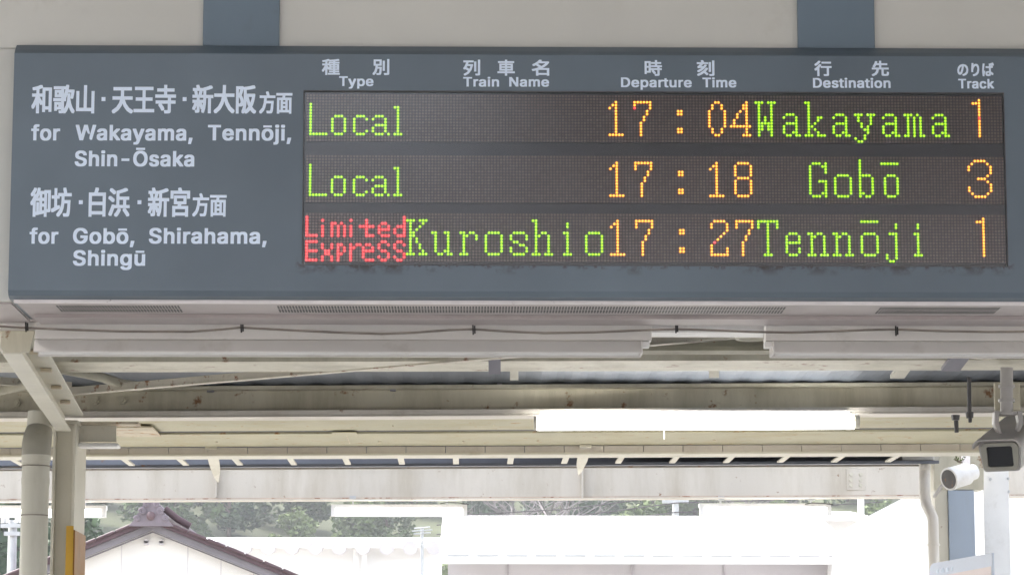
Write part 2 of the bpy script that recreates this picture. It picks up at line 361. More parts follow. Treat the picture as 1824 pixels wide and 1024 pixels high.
ROWS = [
 [('g', parse(LOCAL)), ('a', parse(ONE) | parse(SEV) | parse(COL) | parse('2:131,132;3-4:130,133;5-10:129,134;11-12:130,133;13:131,132;2-13:141;3-4:140;5:139;6-7:138;8-9:137;10:136-142;13:140-142')),
  ('g', parse('2:144-146,148-150;2-13:145,149;7-8:147;9:146-148;10-11:146,148;2:160;2-13:161;7:164,165;8:164;9:163;10:162;11:163;12:164;13:160,162,164-166;6:176-178,180-182;7-8:177,181;9:178,181;10:178,180;11:179,180;12:180;13:179;14:176,179;15:177,178;6:192-194,196;7-12:193,195,197;13:192,193,195,197,198') | parse(A_) | parse(A_, 16) | parse(A_, 32) | parse(A_, 48)),
  ('a', parse('1-13:216;2:214,215'))],
 [('g', parse(LOCAL)), ('a', parse(ONE) | parse(SEV) | parse(COL) | parse(ONE, 32) | parse('2:138-141;3-6:137,142;7:138-141;8-12:137,142;13:138-141')),
  ('g', parse('2:162-164,166;3:161,165,166;4-5:161,166;6-7:161;8:161,164-166;9-11:161,166;12:161,165,166;13:162-164,166;6:170-173;7-12:169,174;13:170-173;1-13:177;6:178-180;7-12:181;12:178;13:179,180;2:184-189;6:186-188;7-12:185,189;13:186-188')),
  ('a', parse('1:214-217;2:213,218;3-4:212,219;5:219;6:218;7:215-217;8:218;9:219;10-11:212,219;12:213,218;13:214-217'))],
 [('r', parse('1-7:0;7:1-3;2:5;4-7:5;3:8,9,11;4-7:8,10,12;2:14;4-7:14;2-7:19;4:17-21;7:20,21;3:24,25;4:23,26;5:23-26;6:23;7:24-26;1-7:31;4:29,30;5-6:28;7:29,30;9-15:0;9:1-3;12:1-3;15:1-3;10-11:5,8;12-13:6,7;14-15:5,8;10:10,11;11-12:10,12;13:10,11;14-15:10;10-15:14;11:15;10:16,17;10:19,20;11:18,21;12:18-21;13-14:18;15:19-21;9:24,25;10:23,26;11:23;12:24,25;13:26;14:23,26;15:24,25;9:29,30;10:28,31;11:28;12:29,30;13:31;14:28,31;15:29,30')),
  ('g', parse('2:32-34,36-38;2-13:33;3:37;4:36;5:35;6-7:34;8-9:35;10-11:36;12:37;13:32,34,36-38;6:40,44;6-12:41;6-13:45;12:44;13:42,43,46;6:49,50,52,53;7:51,54;8:54;7-13:50;13:49,51;6:58-61;7-12:57,62;13:58-61;6:66-69;7-8:65,70;9:66,67;10:68,69;11-12:65,70;13:66-69;2:72;2-13:73;6:75,76;7:74;7-13:77;13:72,74,76,78;3-4:83;6:82;6-13:83;13:82,84;6:90-93;7-12:89,94;13:90-93')),
  ('a', parse(ONE) | parse(SEV) | parse(COL) | parse('2:130-133;3-4:129,134;5:134;6:133;7:132;8:131;9:130;10:129;11-12:129,134;13:129-134') | parse(SEV, 32)),
  ('g', parse('2:144-150;3-4:144,150;2-13:147;13:146,148;6:154-156;7-8:153,157;9:153-157;10:153;11-12:153,157;13:154-156;2:177-182;6:178-181;7-12:177,182;13:178-181;3-4:188;6:186,187;6-14:188;13-14:185;15:186,187;3-4:195;6:194;6-13:195;13:194,196') | parse(N_) | parse(N_, 8)),
  ('a', parse('1-13:216;2:214,215'))]]
RED_DOTS = {(0, 7, 216), (2, 9, 130), (0, 4, 105)}
# pixel extents of the centres of dot (row 0, col 0), (row 15, col 223) in the photograph
EXT = [((548.2, 170.5), (1784.0, 253.2)), ((547.4, 278.6), (1788.0, 361.4)), ((546.9, 381.6), (1792.0, 466.4))]
LABELS_ROW = ['upper display row lit with Local, 17:04, Wakayama, 1', 'middle display row lit with Local, 17:18, Gobo, 3', 'lower display row lit with Limited Express, Kuroshio, 17:27, Tennoji, 1']
for ri, (groups, ((ax, ay), (bx, by))) in enumerate(zip(ROWS, EXT)):
    A0 = W(ax, ay, SCR_Y); B0 = W(bx, by, SCR_Y)
    # the rows of the photo run down to the right by the board's own perspective: take the far column's height from there
    A0z = zat(ay + .0028 * (CX - ax) - .0, SCR_Y); px_ = (B0.x - A0.x) / 223
    B0z = zat(by - .0028 * (bx - CX), SCR_Y); pz = (A0z - B0z) / 15
    x0, z1 = A0.x - px_ / 2, A0z + pz / 2
    scr = MB().box(max(x0, ox0 + .001), min(x0 + 224 * px_, ox1 - .001), SCR_Y, SCR_Y + .008, z1 - 16 * pz, z1).build('display_row', led_board_mat((px_, pz), x0, z1 - 16 * pz), board)
    scr['label'] = LABELS_ROW[ri]
    for colr, pts in groups:
        mb = MB(); r1, r0 = (.58 if colr == 'r' else .52) * px_, .37 * px_
        for (i, j) in sorted(pts):
            c = Vector((A0.x + j * px_, SCR_Y, A0z - i * pz)); k = 10
            v = []
            for rr, dy in ((r1, -.0004), (r1 * .93, -.0014), (r0, -.0022), (r0 * .6, -.0028)):
                v += [(c.x + rr * math.cos(t), c.y + dy, c.z + rr * math.sin(t)) for t in [2 * math.pi * q / k for q in range(k)]]
            red = (ri, i, j) in RED_DOTS
            for rg in range(3):
                mb.add([], [])
            n0 = len(mb.v); mb.v += v
            for rg in range(3):
                for q in range(k):
                    mb.f.append([n0 + rg * k + q, n0 + rg * k + (q + 1) % k, n0 + (rg + 1) * k + (q + 1) % k, n0 + (rg + 1) * k + q]); mb.mi.append((2 if red else 0) if rg < 2 else (3 if red else 1))
            mb.f.append([n0 + 3 * k + q for q in range(k)]); mb.mi.append(3 if red else 1)
        o = mb.build('lit_lettering', LEDM[colr] + LEDM['r'], scr)
# cover sheet in front of the rows: clear acrylic with a soft sheen
m = bpy.data.materials.new('clear_cover_sheet'); m.use_nodes = True; N = m.node_tree.nodes; L = m.node_tree.links; N.remove(N['Principled BSDF'])
tr = N.new('ShaderNodeBsdfTransparent'); gl = N.new('ShaderNodeBsdfGlossy'); gl.inputs['Roughness'].default_value = .22; ms = N.new('ShaderNodeMixShader')
fr = N.new('ShaderNodeFresnel'); fr.inputs['IOR'].default_value = 1.66
tr.inputs[0].default_value = (.96, .96, .96, 1)
L.new(fr.outputs[0], ms.inputs[0]); L.new(tr.outputs[0], ms.inputs[1]); L.new(gl.outputs[0], ms.inputs[2]); L.new(ms.outputs[0], N['Material Output'].inputs[0])
MB().box(ox0 + .0005, ox1 - .0005, SY + .0035, SY + .0055, oz0 + .0005, oz1 - .0005).build('cover_sheet', m, board)
# thin dark gasket round the opening
mb = MB(); g = .0022
mb.box(ox0 - g, ox1 + g, SY - .0012, SY + .003, oz1, oz1 + g * 1.4); mb.box(ox0 - g, ox1 + g, SY - .0012, SY + .003, oz0 - g * .6, oz0)
mb.box(ox0 - g, ox0, SY - .0012, SY + .003, oz0, oz1); mb.box(ox1, ox1 + g, SY - .0012, SY + .003, oz0, oz1)
mb.build('display_gasket', M['dust'], board)

# ---- printed lettering
GL = {",":[188,[[38,-119,68,71,137,71,84,-119]]],"-":[453,[[337,244,337,188,114,188,114,244]]],"D":[502,[[219,0,96,0,96,57,215,57,244,58,272,63,296,70,318,81,337,94,354,110,368,128,379,149,388,172,394,198,398,226,399,255,398,285,394,312,388,337,379,361,368,381,354,399,338,415,320,428,299,438,275,446,249,450,221,452,93,452,93,509,225,509,261,507,294,501,325,492,353,478,377,461,399,441,418,418,433,391,446,361,455,329,460,293,462,255,460,217,455,181,446,149,433,119,417,92,398,68,376,48,351,31,322,17,291,8,256,2],[125,509,125,0,60,0,60,509]]],"G":[520,[[269,-7,236,-5,205,1,176,11,149,25,125,43,104,64,85,88,69,116,57,146,47,179,42,215,40,254,42,293,47,329,57,362,69,393,85,421,103,445,125,466,149,484,175,498,203,508,233,514,265,516,285,515,304,513,322,509,340,504,358,497,374,489,389,480,403,469,416,458,429,445,439,431,449,416,458,401,465,384,470,367,474,349,408,349,404,361,399,372,393,383,387,393,380,403,373,411,365,420,356,427,347,434,337,439,326,444,315,448,304,452,291,454,279,455,265,456,243,454,222,450,202,443,183,432,166,419,150,404,137,385,125,364,116,340,109,314,105,285,103,254,105,223,109,194,116,168,125,145,137,124,151,105,166,90,184,76,203,66,224,59,246,54,269,53,290,54,309,57,328,63,345,71,360,81,374,93,386,107,396,123,404,141,410,160,414,180,415,202,434,199,283,199,283,256,478,256,478,200,476,170,471,141,463,115,451,91,436,69,419,50,399,33,377,19,352,8,326,0,298,-5]]],"H":[517,[[60,0,60,509,125,509,125,289,392,289,392,509,457,509,457,0,392,0,392,232,125,232,125,0]]],"N":[523,[[60,0,60,509,136,509,343,183,363,151,388,107,414,55,405,54,401,108,399,157,399,195,399,509,463,509,463,0,387,0,202,290,177,331,148,381,108,452,119,454,122,384,124,328,125,291,125,0]]],"O":[533,[[267,-7,235,-5,205,1,177,11,150,25,126,42,105,63,86,88,70,115,57,146,48,179,42,215,40,254,42,293,48,329,57,362,70,393,86,421,105,445,126,466,150,484,177,498,205,508,235,514,267,516,299,514,329,508,357,498,384,484,408,466,429,445,448,421,464,393,477,362,486,329,491,293,493,254,491,215,486,179,477,146,464,115,448,88,429,63,408,42,384,25,357,11,329,1,299,-5],[267,53,289,54,310,59,330,66,349,76,367,89,383,105,396,123,408,144,418,168,425,194,429,223,430,254,429,286,425,314,418,341,408,365,396,386,383,404,367,420,349,433,330,443,310,450,289,454,267,456,245,454,223,450,203,443,184,433,167,420,151,404,137,385,125,364,116,340,109,314,105,285,103,254,105,223,109,194,116,168,125,144,137,123,151,105,167,89,184,76,203,66,223,59,245,54]]],"S":[447,[[224,-9,197,-8,172,-4,149,1,128,9,108,19,91,31,76,45,64,60,54,77,46,96,41,115,38,137,104,137,107,123,110,110,116,98,123,88,132,79,142,71,154,64,166,59,180,55,194,52,209,50,224,49,241,50,257,52,272,55,286,60,299,66,311,74,321,82,329,92,336,102,341,114,345,126,346,139,345,151,342,161,338,171,332,179,325,186,316,193,307,199,296,205,284,209,272,214,259,218,245,222,184,239,154,249,128,260,105,274,86,289,71,307,60,326,54,348,52,372,53,393,58,413,65,431,75,448,87,463,102,476,119,488,138,498,158,506,180,511,203,514,227,516,252,514,275,511,296,505,316,498,334,488,351,476,365,463,377,449,387,433,394,415,399,397,401,378,337,378,334,396,326,412,316,426,302,437,286,447,267,453,247,457,225,459,209,458,194,456,180,452,167,448,156,442,145,435,136,427,129,418,123,409,118,398,116,387,115,376,116,363,119,352,124,342,131,334,139,326,148,319,158,313,169,308,212,293,264,279,312,264,324,258,336,252,347,245,359,238,369,229,379,220,387,209,395,198,401,185,405,171,407,155,408,139,407,118,403,99,396,81,386,64,374,48,360,34,343,21,323,11,302,2,278,-4,252,-8]]],"T":[449,[[32,452,32,509,417,509,417,452,257,452,257,0,193,0,193,452]]],"W":[686,[[155,0,16,509,82,509,163,196,175,145,187,94,197,40,189,40,200,94,211,145,224,196,306,509,380,509,462,196,474,145,486,94,497,40,488,40,499,94,510,145,523,196,603,509,670,509,530,0,455,0,368,323,351,391,347,410,344,431,340,452,336,475,350,475,335,395,331,377,327,359,323,341,318,323,230,0]]],"a":[389,[[160,-9,142,-8,126,-5,110,-1,94,5,80,12,68,22,57,32,48,45,40,58,35,73,31,90,30,108,31,123,34,138,38,150,43,161,50,171,58,179,67,187,78,193,89,199,100,203,112,207,125,211,178,220,234,227,244,228,252,230,259,232,265,235,270,238,273,243,275,248,276,255,276,257,275,268,273,279,271,288,267,297,262,304,256,311,248,317,240,322,230,326,220,329,208,330,196,331,183,330,171,329,159,326,149,322,140,318,132,313,124,307,118,301,112,294,107,288,103,281,100,274,41,291,48,308,57,322,67,335,79,346,91,355,104,364,118,370,133,375,148,379,163,382,179,384,194,384,204,384,215,383,227,382,239,379,251,376,263,372,275,367,286,360,296,353,306,343,315,333,322,320,329,306,333,290,336,272,337,251,337,0,277,0,277,52,272,52,269,45,264,38,258,32,252,25,244,18,236,12,226,6,215,1,203,-3,190,-6,176,-8],[170,45,187,46,202,49,216,53,228,59,239,66,248,74,257,83,263,93,269,104,272,115,275,126,276,138,276,190,259,182,231,176,200,171,175,168,165,166,154,164,144,162,134,159,125,155,117,150,110,145,103,139,98,132,95,124,93,115,92,105,92,95,94,87,98,79,102,72,107,66,114,61,121,56,130,52,139,49,149,47,159,46]]],"b":[424,[[229,-8,213,-7,198,-5,184,-1,172,4,162,10,153,17,145,24,138,31,118,59,112,59,112,0,53,0,53,509,114,509,114,319,118,319,137,346,144,353,152,360,161,367,171,373,183,378,197,381,212,384,229,384,252,383,274,378,294,371,313,361,330,347,345,332,359,313,370,293,379,270,385,245,389,218,390,189,389,160,385,133,379,108,370,84,359,64,346,45,330,29,313,16,294,5,274,-2,252,-7],[220,47,237,48,253,51,267,57,279,66,291,76,301,88,309,101,316,117,321,133,325,151,327,170,328,189,327,209,325,227,321,245,316,261,309,276,301,290,291,301,280,311,267,319,253,325,237,329,220,330,203,329,188,325,174,320,161,312,150,302,140,291,132,278,125,263,120,247,116,229,113,210,113,189,113,169,116,150,120,132,125,115,132,100,140,86,150,75,162,65,174,57,188,51,204,48]]],"c":[396,[[207,-8,182,-7,159,-2,137,6,117,16,98,30,82,46,68,64,56,85,46,108,40,133,36,159,34,187,36,216,40,243,46,268,56,291,68,312,82,330,98,346,117,360,137,371,159,378,182,383,207,384,221,384,234,383,247,380,260,377,272,373,284,368,295,362,305,356,315,349,324,341,332,332,340,322,347,312,353,301,358,289,362,277,303,262,301,269,298,276,294,283,290,289,270,311,264,315,257,319,250,322,242,325,234,327,226,329,217,329,207,330,189,329,173,325,158,319,145,310,134,300,124,287,115,274,108,258,103,242,99,224,97,206,96,187,97,169,99,151,103,134,108,117,115,102,124,89,134,76,145,66,158,57,173,51,189,48,207,46,217,47,226,48,234,49,243,52,250,54,258,58,264,62,271,66,277,71,282,76,287,82,292,89,296,95,299,102,302,110,304,117,363,102,359,90,354,78,348,67,341,56,334,46,325,37,316,29,306,21,296,15,285,9,273,4,261,-1,248,-4,235,-6,221,-8]]],"e":[404,[[212,-8,185,-7,161,-2,138,6,117,16,98,30,82,46,68,64,56,85,46,108,40,132,35,159,34,187,35,215,39,242,46,267,55,290,67,311,81,329,97,346,115,359,135,370,157,378,180,383,205,384,221,384,236,382,251,379,266,374,280,368,294,361,307,351,319,341,331,329,341,315,350,299,357,282,363,263,368,242,370,219,371,194,371,169,75,169,75,221,338,221,310,202,309,220,307,237,303,254,298,269,291,282,283,294,273,305,263,314,250,321,237,326,222,329,205,330,189,329,173,326,159,321,146,313,135,304,125,294,116,282,109,270,103,256,99,241,97,226,96,211,96,178,97,157,100,139,104,122,110,106,118,92,128,80,139,70,151,61,165,55,179,50,195,47,212,46,224,47,234,48,244,50,254,53,263,56,271,61,278,66,285,73,292,80,297,88,302,96,306,105,365,91,360,77,353,63,345,51,335,39,324,29,311,19,298,11,283,4,266,-1,249,-5,231,-7]]],"f":[254,[[228,379,228,327,6,327,6,379],[81,0,81,432,82,447,84,461,89,474,96,486,104,496,113,505,124,513,135,519,148,524,161,527,174,529,187,530,222,527,243,521,227,468,215,472,195,474,182,473,171,470,162,466,154,460,149,452,145,443,142,431,142,419,142,0]]],"g":[425,[[207,-151,187,-150,168,-148,150,-144,134,-140,119,-134,105,-127,93,-119,82,-110,73,-101,64,-91,57,-80,51,-69,101,-41,122,-66,128,-72,136,-78,145,-83,154,-88,165,-92,178,-95,192,-97,207,-97,229,-96,249,-92,267,-85,282,-75,295,-62,304,-47,310,-28,311,-6,311,68,306,68,287,41,280,34,272,28,263,21,252,16,241,11,227,8,212,5,195,5,173,6,152,10,132,17,113,27,95,39,80,53,67,71,55,90,46,112,39,136,35,163,34,191,35,220,39,246,46,271,55,293,66,314,80,332,95,347,112,361,131,371,152,378,173,383,196,384,213,384,228,382,242,378,253,373,264,367,273,360,281,353,288,346,308,319,313,319,313,379,372,379,372,-9,371,-32,367,-54,360,-73,350,-90,338,-104,324,-117,308,-127,291,-136,271,-142,251,-147,229,-150],[205,59,222,60,237,63,251,68,264,75,275,84,285,95,293,107,300,121,305,137,309,154,312,172,312,193,312,212,309,231,305,248,300,264,293,278,285,291,275,303,264,312,251,320,237,325,222,329,205,330,188,329,172,325,158,320,145,312,134,302,124,290,115,277,109,262,103,246,99,229,97,212,96,193,97,173,99,155,103,138,109,123,116,108,124,96,134,85,145,76,158,68,172,63,188,60]]],"h":[410,[[114,227,114,0,53,0,53,509,114,509,114,287,102,287,112,312,124,332,137,349,152,362,169,372,187,379,207,383,227,384,246,383,264,380,280,376,295,369,309,360,321,349,332,336,341,321,348,304,353,285,356,264,357,240,357,0,296,0,296,235,295,256,290,275,283,291,273,304,260,315,246,323,229,328,210,329,197,328,184,326,172,322,161,317,150,311,141,303,133,293,126,283,121,271,117,257,114,243]]],"i":[167,[[53,0,53,379,114,379,114,0],[84,443,75,444,67,446,60,449,54,455,48,461,44,468,42,475,41,483,42,491,44,499,48,506,54,512,60,517,67,521,75,523,84,524,92,523,100,521,107,517,114,512,119,506,123,499,126,491,126,483,126,475,123,468,119,461,114,455,107,449,100,446,92,444]]],"j":[167,[[53,379,114,379,114,-30,113,-47,111,-63,107,-77,102,-90,95,-102,86,-113,76,-122,65,-129,52,-135,37,-139,21,-142,4,-143,-10,-143,-10,-87,2,-87,14,-86,25,-83,34,-78,40,-72,46,-64,50,-54,52,-42,53,-29],[83,443,75,444,67,446,60,449,53,455,48,461,44,468,42,475,41,483,42,491,44,499,48,506,53,512,60,517,67,521,75,523,83,524,92,523,100,521,107,517,114,512,119,506,123,499,125,491,126,483,125,475,123,468,119,461,114,455,107,449,100,446,92,444]]],"k":[381,[[110,137,110,212,121,212,284,379,360,379,184,199,177,199],[53,0,53,509,114,509,114,0],[294,0,148,186,191,229,372,0]]],"m":[610,[[53,0,53,379,112,379,112,295,108,295,112,310,118,323,125,335,132,346,141,355,151,363,161,370,172,376,183,380,195,384,207,386,219,386,239,385,257,380,273,372,287,361,299,347,309,331,316,314,321,295,312,295,317,308,322,321,329,332,337,343,347,353,357,361,368,369,381,375,394,380,407,383,422,385,437,386,453,385,468,383,483,378,497,372,510,364,522,354,532,342,541,328,548,313,553,296,556,276,557,255,557,0,496,0,496,254,494,273,490,289,483,302,473,313,460,321,447,326,433,329,419,330,406,330,395,328,384,324,374,320,365,314,358,307,351,299,345,290,341,280,338,270,336,259,335,247,335,0,274,0,274,260,273,275,269,288,262,301,253,311,242,320,229,326,215,329,199,330,188,330,178,328,168,325,158,320,148,314,140,307,132,299,126,289,121,278,117,266,114,253,114,238,114,0]]],"n":[410,[[114,227,114,0,53,0,53,379,112,379,112,287,102,287,112,312,124,332,137,349,152,362,169,372,187,379,207,383,227,384,246,383,264,380,280,376,295,369,309,360,321,349,332,336,341,321,348,304,353,285,356,264,357,240,357,0,296,0,296,235,295,256,290,275,283,291,273,304,260,315,246,323,229,328,210,329,197,328,184,326,172,322,161,317,150,311,141,303,133,293,126,283,121,271,117,257,114,243]]],"o":[415,[[207,-8,182,-7,159,-2,137,6,117,16,98,30,82,46,68,64,56,85,46,108,40,133,36,159,34,187,36,216,40,243,46,268,56,291,68,312,82,330,98,346,117,360,137,371,159,378,182,383,207,384,233,383,256,378,278,371,299,360,317,346,333,330,347,312,359,291,369,268,376,243,380,216,381,187,380,159,376,133,369,108,359,85,347,64,333,46,317,30,299,16,278,6,256,-2,233,-7],[207,46,226,48,242,51,257,57,270,66,282,76,292,89,300,102,307,117,312,134,316,151,318,169,319,187,318,206,316,224,312,242,307,258,300,274,292,287,282,300,270,310,257,319,242,325,226,329,207,330,189,329,173,325,158,319,145,310,134,300,124,287,115,274,108,258,103,242,99,224,97,206,96,187,97,169,99,151,103,134,108,117,115,102,124,89,134,76,145,66,158,57,173,51,189,48]]],"p":[424,[[53,-143,53,379,112,379,112,319,118,319,137,346,144,353,152,360,161,367,171,373,183,378,197,381,212,384,229,384,252,383,274,378,294,371,313,361,330,347,345,332,359,313,370,293,379,270,385,245,389,218,390,189,389,160,385,133,379,108,370,84,359,64,346,45,330,29,313,16,294,5,274,-2,252,-7,229,-8,213,-7,198,-5,184,-1,173,4,162,10,153,17,145,24,138,31,118,59,114,59,114,-143],[220,47,237,48,253,51,267,57,279,66,291,76,301,88,309,101,316,117,321,133,325,151,327,170,328,189,327,209,325,227,321,245,316,261,309,276,301,290,291,301,280,311,267,319,253,325,237,329,220,330,203,329,188,325,174,320,161,312,150,302,140,291,132,278,125,263,120,247,116,229,113,210,113,189,113,169,116,150,120,132,125,115,132,100,140,86,150,75,162,65,174,57,188,51,204,48]]],"r":[259,[[53,0,53,379,112,379,112,321,115,321,122,335,130,347,140,358,152,367,166,375,181,380,196,384,213,385,229,384,243,384,243,322,230,324,207,326,194,325,182,323,170,319,159,315,149,309,140,301,132,293,126,284,121,273,117,262,114,250,114,237,114,0]]],"s":[365,[[182,-8,163,-7,145,-5,128,-2,112,3,98,10,84,18,72,27,62,38,53,50,45,63,40,78,36,94,94,107,99,92,105,79,114,69,124,60,136,54,150,49,165,46,181,45,200,46,217,50,232,55,244,62,255,71,262,81,267,91,268,103,267,112,265,121,260,129,254,136,246,142,237,147,225,151,212,155,149,170,125,177,104,186,87,196,72,208,61,222,53,237,48,255,47,274,48,290,51,305,57,319,65,332,75,343,87,354,100,363,115,370,131,377,149,381,167,384,187,384,206,384,223,381,239,378,254,372,267,366,279,358,290,349,299,339,307,328,314,316,319,303,324,290,268,277,264,288,258,298,251,307,243,316,232,323,219,328,205,331,187,333,171,332,156,329,143,324,131,317,121,308,114,299,110,289,109,277,110,267,112,258,117,250,124,243,133,237,144,232,157,227,172,223,229,209,254,202,275,194,292,183,306,171,317,158,325,142,330,125,331,107,330,90,326,75,321,61,312,47,302,35,290,24,276,15,260,6,242,0,223,-5,203,-7]]],"t":[227,[[204,379,204,327,6,327,6,379],[65,471,126,471,126,98,127,86,128,76,132,68,136,61,142,56,150,53,159,51,170,50,185,51,202,54,213,2,192,-3,168,-4,145,-3,125,2,107,10,92,21,80,35,72,52,67,71,65,93]]],"u":[410,[[182,-5,164,-4,146,-1,130,4,115,11,101,20,89,31,78,44,69,59,62,76,57,95,54,116,53,139,53,379,114,379,114,144,115,123,119,105,127,89,137,75,150,64,164,56,181,52,200,50,213,51,226,53,238,57,249,62,259,69,268,77,276,86,283,97,289,109,293,122,295,137,296,153,296,379,357,379,357,0,298,0,298,92,307,92,297,67,286,47,272,30,257,17,240,7,222,0,203,-4]]],"y":[389,[[47,-139,61,-86,71,-87,80,-89,88,-90,96,-90,104,-89,111,-87,118,-84,124,-80,130,-74,136,-67,141,-58,146,-48,151,-36,163,-1,17,379,84,379,165,155,171,138,177,121,182,104,187,87,206,21,184,21,202,87,207,104,212,121,218,138,224,155,305,379,371,379,204,-58,198,-72,191,-85,184,-97,177,-107,168,-116,159,-124,150,-130,139,-136,128,-140,117,-143,104,-145,91,-145,65,-143]]]}
def fill_mesh(contours):
    cu = bpy.data.curves.new('t', 'CURVE'); cu.dimensions = '2D'; cu.fill_mode = 'FRONT'
    for pts in contours:
        s = cu.splines.new('POLY'); s.points.add(len(pts) - 1); s.use_cyclic_u = True
        for p, q in zip(s.points, pts): p.co = (q[0], q[1], 0, 1)
    return cu_mesh(cu)
def cu_mesh(cu):
    o = bpy.data.objects.new('t', cu); C.objects.link(o); bpy.context.view_layer.update()
    me = bpy.data.meshes.new_from_object(o.evaluated_get(bpy.context.evaluated_depsgraph_get()))
    v = [(p.co.x, p.co.y) for p in me.vertices]; f = [list(p.vertices) for p in me.polygons]
    bpy.data.objects.remove(o); bpy.data.meshes.remove(me)
    return v, f
def latin(s, track):
    V, Fc = [], []; x = 0
    def emit_glyph(cons):
        def area(c): return sum(c[i][0] * c[i - 1][1] - c[i - 1][0] * c[i][1] for i in range(len(c)))
        big = max(cons, key=lambda c: abs(area(c))); sg = area(big) > 0
        outs = [c for c in cons if (area(c) > 0) == sg]; holes = [c for c in cons if (area(c) > 0) != sg]
        for i, o_ in enumerate(outs):
            bx = (min(p[0] for p in o_), max(p[0] for p in o_), min(p[1] for p in o_), max(p[1] for p in o_))
            mine = [h for h in holes if all(bx[0] <= p[0] <= bx[1] and bx[2] <= p[1] <= bx[3] for p in h)]
            v, f = fill_mesh([o_] + mine); n = len(V)
            V.extend((p[0], p[1], i) for p in v); Fc.extend([k + n for k in q] for q in f)
    for ch in s:
        cons = []
        b_ = {'ō': 'o', 'ū': 'u', 'Ō': 'O'}.get(ch, ch)
        adv, cs = GL[b_]
        for c in cs: cons.append([(x + c[i], c[i + 1]) for i in range(0, len(c), 2)])
        if ch != b_:
            xs = [c[i] for c in cs for i in range(0, len(c), 2)]; mid = (min(xs) + max(xs)) / 2; hw = 118 if ch != 'Ō' else 130
            y0 = 455 if ch != 'Ō' else 575
            emit_glyph([[(x + mid - hw, y0), (x + mid + hw, y0), (x + mid + hw, y0 + 42), (x + mid - hw, y0 + 42)]])
        if cons: emit_glyph(cons)
        x += adv + track
    return V, Fc
def cjk(s):
    cu = bpy.data.curves.new('t', 'FONT'); cu.body = s; cu.size = 1000; cu.resolution_u = 3
    return cu_mesh(cu)
def letter(mb, s, px0, px1, pyt, pyb, bold, is_cjk=False, track=18):
    v, f = cjk(s) if is_cjk else latin(s, track)
    x0, x1 = min(p[0] for p in v), max(p[0] for p in v)
    y0, y1 = (min(p[1] for p in v), max(p[1] for p in v)) if is_cjk else (0, 509)
    pm = (px0 + px1) / 2; py_off = -.0028 * (pm - CX)      # rows of type run level on the board; the tilt in the photo is perspective
    X0, X1 = W(px0, pyt, SY).x, W(px1, pyt, SY).x
    Zt, Zb = zat(pyt + py_off, SY), zat(pyb + py_off, SY)
    sx = (X1 - X0 - 2 * bold) / (x1 - x0); bz = bold * (.85 if is_cjk else .62); sz = (Zt - Zb - 2 * bz) / (y1 - y0)
    q = 1.0
    for k, (dx, dz) in enumerate([(0, 0), (1, 0), (-1, 0), (0, 1), (0, -1), (q, q), (-q, q), (q, -q), (-q, -q), (.5, 0), (-.5, 0)]):
        y = SY - .0010 - k * .00003
        mb.add([(X0 + bold + (p[0] - x0) * sx + dx * bold, y - (p[2] * 6e-6 if len(p) > 2 else 0), Zb + bz + (p[1] - y0) * sz + dz * bz) for p in v], f)
def dot(mb, a0, a1, b0, b1):
    pm = (a0 + a1) / 2; po = -.0028 * (pm - CX)
    mb.box(W(a0, b0, SY).x, W(a1, b0, SY).x, SY - .0013, SY - .0008, zat(b1 + po, SY), zat(b0 + po, SY))
BB, BS, BH = .0019, .0016, .0012
LINES = [
 [('c', '和歌山', 56.8, 169, 152, 203.4, BB), ('d', 181, 188, 174, 181), ('c', '天王寺', 200, 314, 152, 203.4, BB), ('d', 325.5, 332.5, 174, 181), ('c', '新大阪', 343, 457, 152, 203.4, BB), ('c', '方面', 462, 521, 163.5, 203.4, BS)],
 [('l', 'for', 56, 107.5, 223.4, 251), ('l', 'Wakayama,', 135, 343.5, 223.4, 251), ('l', 'Tennōji,', 370.6, 519, 223.4, 251)],
 [('l', 'Shin-Ōsaka', 133.6, 346.5, 269.4, 297)],
 [('c', '御坊', 54.7, 128.3, 334.4, 386.6, BB), ('d', 140.6, 147.6, 357, 364), ('c', '白浜', 158.7, 231.8, 334.4, 386.6, BB), ('d', 245, 252, 357, 364), ('c', '新宮', 264, 339, 334.4, 386.6, BB), ('c', '方面', 343, 404, 344.5, 386.3, BS)],
 [('l', 'for', 53, 104.4, 406.5, 434.2), ('l', 'Gobō,', 130.5, 240, 406.5, 434.2), ('l', 'Shirahama,', 265.6, 475.3, 406.5, 434.2)],
 [('l', 'Shingū', 130.5, 259, 445.8, 473.2)],
 [('c', '種', 573.5, 605.5, 106, 134.6, BH), ('c', '別', 663.6, 693.7, 106, 134.6, BH)], [('h', 'Type', 604, 665.4, 136.8, 154.2)],
 [('c', '列', 825, 855.4, 107, 135.6, BH), ('c', '車', 886, 917, 107, 135.6, BH), ('c', '名', 947, 978.4, 107, 135.6, BH)], [('h', 'Train', 825, 889, 138, 155), ('h', 'Name', 907, 978, 138, 155)],
 [('c', '時', 1148, 1179, 107.6, 135.8, BH), ('c', '刻', 1241, 1272.4, 107.6, 135.8, BH)], [('h', 'Departure', 1106, 1232, 138.6, 156), ('h', 'Time', 1251, 1311.5, 138.8, 156.2)],
 [('c', '行', 1450, 1481, 108.5, 136, BH), ('c', '先', 1552, 1583, 108.5, 136, BH)], [('h', 'Destination', 1447.8, 1586, 139.4, 156.8)],
 [('c', 'のりば', 1704.6, 1770, 111.5, 136, BH)], [('h', 'Track', 1706.5, 1770.5, 140.6, 157.8)]]
for ln in LINES:
    mb = MB()
    for it in ln:
        if it[0] == 'c': letter(mb, it[1], *it[2:6], it[6], True)
        elif it[0] == 'd': dot(mb, *it[1:])
        else: letter(mb, it[1], *it[2:6], .0020 if it[0] == 'l' else .0013, False, 30 if it[0] == 'l' else 26)
    o = mb.build('lettering', M['letter'], board)

